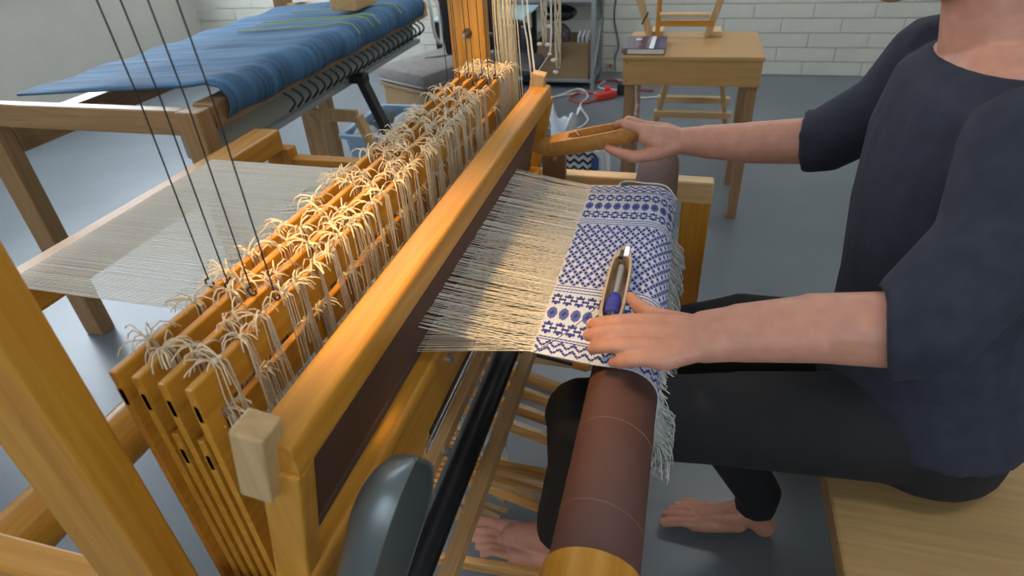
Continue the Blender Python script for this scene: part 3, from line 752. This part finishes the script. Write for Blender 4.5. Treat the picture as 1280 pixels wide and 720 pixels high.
build(MB().tube([(-.180, .99, .962), (-.209, .985, .921)], .0011, 6), 'steel_hook', M_STEEL, t, True)

# ================================================================== BACKGROUND: other loom with blue cloth
l2 = thing('neighbour_loom', 'brown wooden loom in the upper left carrying the blue cloth', 'loom', (-1.5, 1.6, 0))
DK1, DK2 = (0.26, 0.14, 0.055), (0.36, 0.21, 0.09)
D_Y = wood('brown_wood_y', DK1, DK2, 'y'); D_Z = wood('brown_wood_z', DK1, DK2, 'z'); D_X = wood('brown_wood_x', DK1, DK2, 'x')
build(MB().box(-1.16, -1.09, .78, 2.36, .80, .87, .006), 'breast_beam', D_Y, l2)
build(MB().box(-1.24, -1.16, .78, 2.36, .70, .79, .006), 'cloth_beam', P('grey_green_board', (0.30, 0.30, 0.26), 0.6), l2)
build(MB().box(-1.80, -1.73, 2.36, 2.42, 0, .87, .005), 'front_post', D_Z, l2)
build(MB().box(-1.15, -1.08, .70, .76, 0, .87, .005), 'front_post', D_Z, l2)
build(MB().box(-1.85, -1.09, 2.36, 2.40, .80, .87, .005), 'side_rail', P_X, l2)
build(MB().box(-1.85, -1.15, .71, .75, .80, .87, .005), 'side_rail', D_X, l2)
build(MB().box(-1.92, -1.84, 2.36, 2.42, 0, 1.3, .005), 'back_post', D_Z, l2)
build(MB().box(-1.92, -1.84, .70, .76, 0, 1.3, .005), 'back_post', D_Z, l2)
build(MB().box(-1.92, -1.84, .76, 2.36, .70, .78, .005), 'back_beam', D_Y, l2)
build(MB().box(-1.18, -1.13, .78, 2.36, .685, .705, .005), 'lower_rail', P('grey_rail', (0.30, 0.31, 0.32), 0.5), l2)
M_BC = P('blue_stripe_cloth', (0.042, 0.115, 0.215), 0.85, var=0.5, scale=22, stretch=(0.15, 2.2, 0.15))
def bcloth(mb):
    prof = [(-1.84, .80), (-1.5, .822), (-1.2, .84), (-1.13, .85), (-1.085, .842), (-1.062, .815), (-1.06, .785), (-1.075, .755), (-1.12, .735), (-1.18, .715), (-1.24, .70)]
    rings = []
    for y in [0.82 + i * (2.30 - .82) / 40 for i in range(41)]:
        rings.append([(x, y, z + .066 + .004 * math.sin(y * 23)) for x, z in prof])
    n = len(prof); V = [p for r in rings for p in r]
    mb.add(V, [(i * n + j, i * n + j + 1, (i + 1) * n + j + 1, (i + 1) * n + j) for i in range(40) for j in range(n - 1)])
mb = MB(); bcloth(mb)
t = thing('blue_cloth', 'blue striped handwoven cloth wrapped over the neighbouring loom beam', 'cloth', (-1.2, 1.6, .74))
o = build(mb, 'cloth_body', M_BC, t, True, angle=0); o.modifiers.new('thickness', 'SOLIDIFY').thickness = .006
M_GRN = P('lime_stripe', (0.28, 0.36, 0.10), 0.85)
for y0 in (1.62, 1.74, 1.80, 2.02):
    build(MB().loft([[(x, y0 + dy, z) for dy in (0, .006)] + [(x, y0 + dy, z - .004) for dy in (.006, 0)] for x, z in ((-1.6, .888), (-1.2, .912), (-1.13, .922), (-1.082, .914), (-1.056, .882))]), 'stripe', M_GRN, t)
for i in range(24):
    y = 1.10 + i * .05
    build(MB().tube(smoothpts([(-1.085, y, .806), (-1.068, y + .012, .788), (-1.068, y + .022, .765), (-1.10, y + .03, .735)], 4), .0042, 5), 'warp_bundle', P('dark_teal_yarn', (0.02, 0.05, 0.075), 0.8), t, True)
build(MB().box(-1.30, -1.18, 1.86, 2.06, .919, .966, .004), 'wooden_block', P_Y, None)
tag(bpy.context.scene.objects['wooden_block'], 'small wooden block lying on the blue striped cloth', 'block')
cord('rope_loop', 'white rope loop hanging off the end of the blue cloth', [(-1.12, 2.22, .940), (-1.06, 2.31, .915), (-1.04, 2.32, .84), (-1.035, 2.32, .74), (-1.03, 2.37, .68), (-1.03, 2.40, .74), (-1.05, 2.43, .86), (-1.10, 2.42, .88)], .008)

# cushioned bench
ang = math.radians(-27); u = Vector((math.cos(ang), math.sin(ang), 0)); v = Vector((-math.sin(ang), math.cos(ang), 0))
c0 = Vector((-1.60, 2.74, 0)); bw, bl_ = .42, .78
bc = c0 + u * bw / 2 + v * bl_ / 2
bn = thing('storage_bench', 'low box bench of tan board under the grey cushion', 'bench', bc); bn.rotation_euler = (0, 0, ang)
def loc_part(mb, name, mat, par, sm=False):
    o = build(mb, name, mat, None, sm, origin=(0, 0, 0)); o.parent = par; o.location = (0, 0, 0); return o
M_TAN = wood('tan_board', (0.32, 0.20, 0.085), (0.40, 0.26, 0.12), 'y', 0.6)
loc_part(MB().box(-bw / 2 + .02, bw / 2 - .02, -bl_ / 2 + .02, bl_ / 2 - .02, 0, .36, .004), 'box', M_TAN, bn)
loc_part(MB().box(-bw / 2 + .005, bw / 2 - .005, -bl_ / 2 + .005, bl_ / 2 - .005, .36, .378, .003), 'lid', M_TAN, bn)
cs = thing('bench_cushion', 'grey fabric seat cushion lying on the box bench', 'cushion', bc + Vector((0, 0, .378))); cs.rotation_euler = (0, 0, ang)
M_CUSH = P('grey_cushion', (0.22, 0.20, 0.19), 0.9, var=0.12, scale=25, bump=0.3)
o = loc_part(MB().box(-bw / 2, bw / 2, -bl_ / 2, bl_ / 2, 0, .092, .022), 'cushion_body', M_CUSH, cs, True)
loc_part(MB().tube([(-bw / 2 + .02, -bl_ / 2 - .001, .02), (bw / 2 - .02, -bl_ / 2 - .001, .02), (bw / 2 + .001, -bl_ / 2 + .02, .02), (bw / 2 + .001, bl_ / 2 - .02, .02)], .004, 6), 'piping', P('piping_pale', (0.38, 0.35, 0.32), 0.8), cs, True)
loc_part(MB().tube(smoothpts([(-.08, -.12, .093), (-.02, -.05, .097), (.02, .06, .094)], 5), .006, 6), 'crease', M_CUSH, cs, True)

# blue storage bin with yarn
bb = thing('storage_bin', 'pale blue plastic bin of yarn on the floor below the bench', 'bin', (-1.19, 2.03, 0))
M_BIN = P('blue_plastic', (0.36, 0.52, 0.72), 0.35)
mb = MB()
def rr_ring(cx, cy, hx, hy, z, r=.03):
    return [(cx + x, cy + y, z) for x, y in rrect(-hx, hx, -hy, hy, r)]
mb.loft([rr_ring(-1.19, 2.03, .13, .19, 0.004), rr_ring(-1.19, 2.03, .155, .22, .38), rr_ring(-1.19, 2.03, .172, .238, .385), rr_ring(-1.19, 2.03, .172, .238, .40), rr_ring(-1.19, 2.03, .150, .215, .40), rr_ring(-1.19, 2.03, .127, .187, .02)])
build(mb, 'bin_body', M_BIN, bb, True, angle=45)
M_FLEECE = P('white_fleece', (0.62, 0.62, 0.62), 0.95, var=0.15, scale=30, bump=0.6)
lbs = ('white fleece ball nearest the near corner of the blue bin', 'white fleece ball in the middle of the blue bin', 'white fleece ball at the bench end of the blue bin', 'white fleece ball by the black bar in the blue bin')
for i, (x, y, z, r) in enumerate(((-1.125, 1.900, .375, .062), (-1.118, 2.042, .38, .064), (-1.12, 2.175, .375, .056), (-1.265, 1.895, .37, .058))):
    mb = MB().ball((x, y, z), r, 3, (1, 1.1, .8))
    rnd = random.Random(i); mb.v = [(a + rnd.uniform(-.004, .004), b2 + rnd.uniform(-.004, .004), c2 + rnd.uniform(-.004, .004)) for a, b2, c2 in mb.v]
    tag(build(mb, 'fleece_ball', M_FLEECE, None, True, angle=0), lbs[i], 'wool', 'fleece in the blue bin')
t = thing('knitted_roll', 'grey ribbed knitted roll standing in the blue bin', 'textile', (-1.26, 2.07, .25))
build(MB().tube([(-1.26, 2.00, .36), (-1.26, 2.15, .37)], .045, 18), 'roll_body', P('teal_grey_knit', (0.28, 0.34, 0.34), 0.9), t, True)
for i in range(9):
    build(MB().tube([(-1.26 + .0465 * math.cos(math.radians(a)), 2.01 + i * .016, .36 + .007 * i / 9 + .0465 * math.sin(math.radians(a))) for a in range(-20, 201, 20)], .0035, 5), 'rib', P('dark_knit', (0.06, 0.07, 0.075), 0.9), t, True)
# black metal upright and pale wooden frame at the left
bs = thing('black_stand', 'black flat metal bar leaning in front of the blue bin', 'stand', (-1.0, 1.6, 0))
build(MB().beam((-1.078, 1.60, .725), (-.82, 1.60, .0), .030, .045, .002, up=(0, 1, 0)), 'bar', M_BLACK, bs)
build(MB().box(-1.12, -1.05, 1.575, 1.625, .70, .735, .006), 'bar_head', M_BLACK, bs)
pf = thing('wooden_rack', 'pale wooden rack standing at the left of the black bar', 'rack', (-1.0, 1.35, 0))
build(MB().beam((-1.03, 1.44, .62), (-.88, 1.44, .20), .025, .045, .003, up=(0, 1, 0)), 'rack_bar', P_Z, pf)
build(MB().beam((-1.22, 1.44, .62), (-1.03, 1.44, .62), .025, .045, .003), 'rack_bar', P_Z, pf)
build(MB().beam((-1.22, 1.44, .62), (-1.22, 1.44, .0), .025, .045, .003, up=(0, 1, 0)), 'rack_bar', P_Z, pf)
build(MB().beam((-.88, 1.44, .22), (-.86, 1.44, .0), .025, .045, .003, up=(0, 1, 0)), 'rack_bar', P_Z, pf)

# glass-topped stand and black swivel chair behind the castle post
gt = thing('glass_table', 'small table with a pale teal glass top behind the castle post', 'table', (-1.15, 3.45, 0))
build(MB().box(-1.45, -.85, 3.3, 3.8, .60, .615, .003), 'glass_top', P('teal_glass', (0.45, 0.62, 0.66), 0.1), gt)
for x in (-1.42, -.88):
    for y in (3.33, 3.77): build(MB().box(x - .015, x + .015, y - .015, y + .015, 0, .60), 'table_leg', M_BLACK, gt)
oc = thing('office_chair', 'black swivel chair standing behind the loom castle', 'chair', (-.80, 2.75, 0))
build(MB().box(-1.0, -.62, 2.55, 2.93, .44, .51, .025), 'seat', M_BLACK, oc, True)
build(MB().beam((-.98, 2.75, .55), (-1.03, 2.75, 1.0), .34, .05, .02, up=(0, 1, 0)), 'backrest', M_BLACK, oc, True)
build(MB().tube([(-.80, 2.75, .08), (-.80, 2.75, .45)], .028, 12), 'gas_column', M_BLACK, oc, True)
build(MB().beam((-.90, 2.75, .46), (-.99, 2.75, .60), .05, .02, .004, up=(0, 1, 0)), 'back_bracket', M_BLACK, oc)
for k in range(5):
    a = 2 * PI * k / 5; p = Vector((-.80 + .27 * math.cos(a), 2.75 + .27 * math.sin(a), .06))
    lg = build(MB().beam((-.80, 2.75, .10), p, .04, .025, .004), 'base_arm', M_BLACK, oc)
    build(MB().ball((p.x, p.y, .026), .026, 2), 'castor', M_BLACK, lg, True)
for s in (2.57, 2.91):
    build(MB().tube(smoothpts([(-.72, s, .46), (-.72, s, .66), (-.95, s, .67)], 4), .014, 8), 'armrest', M_BLACK, oc, True)
build(MB().box(-1.0, -.66, 2.545, 2.552, .458, .476), 'seat_trim', P('pale_blue_trim', (0.35, 0.52, 0.62), 0.4), oc)

# metal shelf with boxes
sf = thing('metal_shelf', 'grey metal shelving rack against the far block wall', 'shelf', (-.9, 4.15, 0))
M_SHF = P('grey_metal', (0.33, 0.36, 0.37), 0.4, 0.5)
for x in (-1.42, -.50):
    for y in (3.98, 4.40): build(MB().box(x - .014, x + .014, y - .014, y + .014, 0, 1.6), 'upright', M_SHF, sf)
    build(MB().beam((x, 3.99, .10), (x, 4.39, .42), .02, .008), 'side_brace', M_SHF, sf)
    build(MB().beam((x, 4.39, .45), (x, 3.99, .95), .02, .008), 'side_brace', M_SHF, sf)
for z in (.05, .60, 1.15): build(MB().box(-1.43, -.49, 3.97, 4.41, z, z + .022, .002), 'shelf_board', M_SHF, sf)
cb = thing('cardboard_box', 'open brown cardboard box on the lowest metal shelf', 'box', (-.72, 4.15, .072))
M_CARD = P('cardboard', (0.26, 0.165, 0.085), 0.8, var=0.08, scale=8)
mb = MB()
mb.box(-.93, -.535, 3.985, 3.992, .073, .33); mb.box(-.93, -.535, 4.33, 4.337, .073, .33); mb.box(-.93, -.923, 3.992, 4.33, .073, .33); mb.box(-.542, -.535, 3.992, 4.33, .073, .33); mb.box(-.93, -.535, 3.99, 4.335, .073, .08)
build(mb, 'box_body', M_CARD, cb)
build(MB().beam((-.73, 3.985, .33), (-.73, 3.93, .285), .39, .005, up=(1, 0, 0)), 'flap', M_CARD, cb)
tag(build(MB().ball((-.80, 4.15, .345), .12, 3, (.9, 1, .75)), 'yarn_bag', P('mixed_yarn', (0.12, 0.09, 0.09), 0.7, var=0.9, scale=40, bump=0.6), None, True, angle=0), 'tangled mixed yarn bag in the cardboard box', 'bag')
tag(build(MB().ball((-.78, 4.16, .50), .115, 3, (1.15, 1, .5)), 'black_bag', P('black_bin_bag', (0.012, 0.014, 0.018), 0.25, bump=0.8, scale=12), None, True, angle=0), 'shiny black plastic bag on top of the cardboard box', 'bag')
for i in range(3):
    tag(build(MB().beam((-.62 + i * .03, 4.10, .12), (-.61 + i * .03, 4.06, .38), .016, .12, .002, up=(0, 1, 0)), 'folder', P('pale_folder', (0.55, 0.57, 0.6), 0.5), None), ('white folder leaning against the yarn bag', 'middle white folder in the cardboard box', 'white folder nearest the rack upright')[i], 'folder', 'folders in the box')
tag(build(MB().box(-1.38, -1.0, 4.0, 4.36, .073, .36, .01), 'dark_crate', P('dark_crate', (0.035, 0.04, 0.055), 0.5), None), 'dark plastic crate beside the cardboard box', 'crate')
tag(build(MB().box(-1.36, -.56, 4.02, 4.36, .623, .80, .012), 'black_case', P('black_case', (0.012, 0.014, 0.016), 0.45), None), 'long black case on the middle metal shelf', 'case')

# cords, power strip, adapter on the floor
ps = thing('power_strip', 'red plastic power strip on the grey floor', 'power strip', (-.36, 3.78, 0))
M_RED = P('red_plastic', (0.62, 0.035, 0.025), 0.4)
build(MB().beam((-.43, 3.70, .028), (-.31, 3.80, .028), .055, .045, .008), 'strip_body', M_RED, ps)
build(MB().box(-.385, -.345, 3.80, 3.85, .01, .07, .008), 'plug', M_RED, ps)
tag(build(MB().box(-.30, -.22, 3.83, 3.90, .001, .085, .008), 'power_adapter', M_BLACK, None), 'black power adapter plugged in beside the red strip', 'adapter')
def floor_cord(name, label, pts, r, mat, grp='cords on the floor'):
    tag(build(MB().tube(smoothpts([(x, y, r + .001) for x, y in pts], 7), r, 6), name, mat, None, True, angle=0), label, 'cord', grp)
M_CW = P('white_cable', (0.62, 0.62, 0.58), 0.5)
floor_cord('white_cable', 'long white cable looped on the floor beyond the beater', [(-.36, 3.80), (-.50, 3.86), (-.72, 3.76), (-.86, 3.50), (-.72, 3.30), (-.66, 3.10), (-.50, 3.06), (-.42, 3.26), (-.52, 3.56), (-.50, 3.78), (-.60, 3.95), (-.78, 3.70), (-1.0, 3.78)], .007, M_CW)
floor_cord('white_cable', 'white cable running from the adapter under the small table', [(-.20, 3.86), (-.12, 3.78), (.0, 3.80), (.2, 3.7)], .006, M_CW)
floor_cord('white_cable', 'white cable forming an angular loop behind the red power strip', [(-.20, 4.0), (-.25, 4.16), (-.40, 4.22), (-.46, 4.02), (-.34, 3.96), (-.2, 3.92)], .006, M_CW)
floor_cord('red_cable', 'red cable curving away from the red power strip', [(-.42, 3.70), (-.52, 3.62), (-.62, 3.72), (-.58, 3.84), (-.44, 3.86)], .008, P('red_cable', (0.42, 0.05, 0.04), 0.5))
floor_cord('red_cable', 'dull red cable lying along the foot of the wall', [(-.52, 4.12), (-.36, 4.20), (-.24, 4.0), (-.05, 3.95)], .009, P('dull_red_cable', (0.30, 0.06, 0.05), 0.5))
tag(build(MB().tube(smoothpts([(-.40, YF - .022, 1.3), (-.405, YF - .022, .9), (-.40, YF - .022, .60), (-.41, YF - .022, .42), (-.385, YF - .022, .30), (-.365, YF - .022, .20), (-.39, YF - .022, .12), (-.385, YF - .022, .02)], 6), .006, 6), 'wall_cable', P('grey_cable', (0.10, 0.105, 0.11), 0.5), None, True, angle=0), 'thin dark cable running down the white block wall', 'cable')
wo = thing('wall_outlet', 'small beige outlet box low on the block wall', 'outlet', (-.42, YF - .03, .03))
build(MB().box(-.46, -.39, YF - .03, YF - .0145, .035, .075, .004), 'outlet_box', P('beige_plastic', (0.52, 0.42, 0.30), 0.5), wo)
build(MB().tube([(-.425, YF - .0305, .055), (-.425, YF - .029, .055)], .010, 12), 'socket', M_BLACK, wo, True)

# plastic bags and tote beyond the loom
def bag(name, label, c, w, d, h, mat, seed):
    rnd = random.Random(seed); rings = []; n = 22
    for k, (f, sc) in enumerate(((0, .8), (.15, 1.0), (.45, .95), (.7, .82), (.88, .92), (1.0, 1.05), (.97, .80), (.6, .6))):
        ring = []
        for j in range(n):
            th = 2 * PI * j / n; rr = sc * (1 + .10 * math.sin(3 * th + seed + k) + rnd.uniform(-.05, .05))
            zz = c[2] + h * f * (1 + (.16 * math.sin(2 * th + seed * 2) + .10 * math.sin(5 * th) if f > .8 else 0))
            ring.append((c[0] + w * rr * math.cos(th), c[1] + d * rr * math.sin(th), max(.002, zz)))
        rings.append(ring)
    return tag(build(MB().loft(rings), name, mat, None, True, angle=60), label, 'bag')
M_BAGW = P('white_plastic_bag', (0.66, 0.70, 0.74), 0.35)
bag('plastic_bag', 'crumpled white plastic bag beside the beater upright', (-.42, 2.45, .002), .08, .06, .30, M_BAGW, 1)
bag('plastic_bag', 'smaller white plastic bag right of the brown carton', (-.255, 2.52, .002), .06, .06, .17, M_BAGW, 2)
tag(build(MB().beam((-.33, 2.36, 0.0), (-.33, 2.36, .24), .10, .03, .002, up=(0, 1, 0)), 'brown_carton', P('brown_carton', (0.17, 0.115, 0.08), 0.7), None), 'narrow brown carton between the two white bags', 'carton')
tt = thing('tote_bag', 'white tote bag with black zigzag print beyond the loom', 'bag', (-.2, 1.75, 0))
mb = MB(); mb.loft([rr_ring(-.20, 1.75, .085, .05, .004, .02), rr_ring(-.20, 1.75, .10, .06, .22, .02), rr_ring(-.20, 1.75, .095, .045, .42, .02), rr_ring(-.20, 1.75, .088, .038, .42, .02), rr_ring(-.20, 1.75, .092, .052, .18, .02), rr_ring(-.20, 1.75, .08, .045, .012, .02)])
build(mb, 'bag_body', P('white_canvas', (0.60, 0.64, 0.68), 0.8), tt, True, angle=45)
M_PRT = P('black_print', (0.02, 0.022, 0.03), 0.8)
for k in range(4):
    z = .405 - k * .03
    build(MB().tube([(-.29 + i * .018, 1.688 + .010 * (z > .2) , z + (.008 if i % 2 else -.008)) for i in range(9)], .0062, 5), 'zigzag_print', M_PRT, tt)
build(MB().tube(smoothpts([(-.14, 1.72, .40), (-.12, 1.70, .45), (-.10, 1.70, .38), (-.10, 1.69, .22)], 5), .010, 6), 'handle', M_BAGW, tt, True)
build(MB().box(-.165, -.135, 1.683, 1.688, .20, .40), 'blue_band', P('navy_band', (0.03, 0.06, 0.18), 0.8), tt)

# small wooden table with a book and table loom
tb = thing('wooden_table', 'small honey wooden table with deep apron at the upper right', 'table', (.15, 2.22, 0))
T_X = wood('table_wood', (0.40, 0.22, 0.075), (0.48, 0.28, 0.10), 'x', 0.4)
T_Z = wood('table_leg_wood', (0.26, 0.14, 0.06), (0.34, 0.19, 0.09), 'z', 0.45)
build(MB().box(-.092, .46, 1.995, 2.46, .700, .718, .003), 'table_top', T_X, tb)
build(MB().box(-.088, .455, 2.0, 2.022, .600, .700, .002), 'apron', T_X, tb)
build(MB().box(-.088, .455, 2.435, 2.455, .600, .700, .002), 'apron', T_X, tb)
build(MB().box(-.088, -.068, 2.022, 2.435, .600, .700, .002), 'apron', T_X, tb)
build(MB().box(.435, .455, 2.022, 2.435, .600, .700, .002), 'apron', T_X, tb)
for x in (-.080, .41):
    for y in (2.024, 2.395): build(MB().box(x, x + .042, y, y + .04, 0, .60, .003), 'table_leg', T_Z, tb)
for x in (-.07, -.07): pass
build(MB().tube([(-.072, 2.003, .690), (-.072, 1.9985, .690)], .003, 8), 'screw', M_BLACK, tb, True)
build(MB().tube([(-.072, 2.003, .615), (-.072, 1.9985, .615)], .003, 8), 'screw', M_BLACK, tb, True)
bk = thing('hardcover_book', 'dark purple hardcover book lying on the wooden table', 'book', (0, 2.15, .719))
M_COV = P('book_cover', (0.065, 0.035, 0.075), 0.18)
build(MB().box(-.086, .075, 2.012, 2.235, .719, .7215), 'back_cover', M_COV, bk)
build(MB().box(-.086, .075, 2.012, 2.235, .7415, .744), 'front_cover', M_COV, bk)
build(MB().box(-.080, .071, 2.016, 2.231, .7215, .7415), 'pages', P('pages', (0.66, 0.62, 0.55), 0.8), bk)
build(MB().tube([(-.086, 2.012, .7315), (-.086, 2.235, .7315)], .0125, 12), 'spine', P('spine_grey', (0.16, 0.13, 0.15), 0.25), bk, True)
build(MB().box(.012, .030, 2.012, 2.235, .7441, .7445), 'white_band', P('cover_white', (0.75, 0.75, 0.75), 0.3), bk)
build(MB().box(.030, .074, 2.013, 2.234, .7441, .7444), 'blue_panel', P('cover_navy', (0.03, 0.045, 0.12), 0.2), bk)
build(MB().box(-.055, -.030, 2.16, 2.19, .7441, .7445), 'title_block', P('cover_lilac', (0.55, 0.50, 0.58), 0.3), bk)
for y in (2.07, 2.10): build(MB().box(-.060, -.015, y, y + .007, .7441, .7445), 'title_line', P('cover_rose', (0.35, 0.14, 0.22), 0.3), bk)
tl = thing('table_loom', 'wooden table loom frame with slanted legs behind the book', 'loom', (.1, 2.36, .7185))
build(MB().beam((-.008, 2.34, .724), (-.090, 2.34, .96), .030, .024, .002, up=(0, 1, 0)), 'slanted_leg', P_Z, tl)
build(MB().beam((.24, 2.34, .724), (.30, 2.34, .96), .030, .024, .002, up=(0, 1, 0)), 'slanted_leg', P_Z, tl)
build(MB().box(.015, .035, 2.33, 2.35, .719, .96, .002), 'upright', W_Z, tl)
build(MB().box(-.10, .32, 2.33, 2.354, .875, .90, .002), 'top_rail', P_X, tl)
build(MB().box(.02, .26, 2.325, 2.345, .765, .79, .002), 'low_rail', W_X, tl)
build(MB().tube([(.03, 2.32, .815), (.24, 2.32, .815)], .009, 12), 'dowel', P_X, tl, True)
build(MB().tube([(-.045, 2.325, .775), (-.020, 2.325, .825)], .0035, 6), 'peg', M_WIRE, tl)
build(MB().box(.0, .05, 2.35, 2.46, .719, .74, .002), 'foot', P_X, tl); build(MB().box(.24, .30, 2.35, 2.46, .719, .74, .002), 'foot', P_X, tl)
st = thing('wooden_stool', 'pale wooden folding stool standing under the table', 'stool', (.22, 2.85, 0))
build(MB().beam((.09, 2.74, .47), (.0, 2.74, .02), .025, .025, .003, up=(0, 1, 0)), 'stool_leg', P_Z, st)
build(MB().beam((.34, 2.74, .47), (.43, 2.74, .02), .025, .025, .003, up=(0, 1, 0)), 'stool_leg', P_Z, st)
build(MB().beam((.09, 3.0, .47), (.0, 3.0, .02), .025, .025, .003, up=(0, 1, 0)), 'stool_leg', P_Z, st)
build(MB().beam((.34, 3.0, .47), (.43, 3.0, .02), .025, .025, .003, up=(0, 1, 0)), 'stool_leg', P_Z, st)
build(MB().box(.02, .42, 2.72, 2.76, .225, .26, .003), 'rung', P_X, st)
build(MB().box(.02, .42, 2.98, 3.02, .225, .26, .003), 'rung', P_X, st)
build(MB().box(.04, .39, 2.70, 3.04, .47, .495, .004), 'stool_seat', P_X, st)
hank2 = cord('twisted_yarn', 'pink and cream twisted yarn hanging between the table legs', [(-.035, 2.20, .60), (-.038, 2.20, .52), (-.032, 2.20, .45), (-.042, 2.20, .36)], .011, P('pink_cream_yarn', (0.55, 0.38, 0.30), 0.9, var=0.5, scale=60))
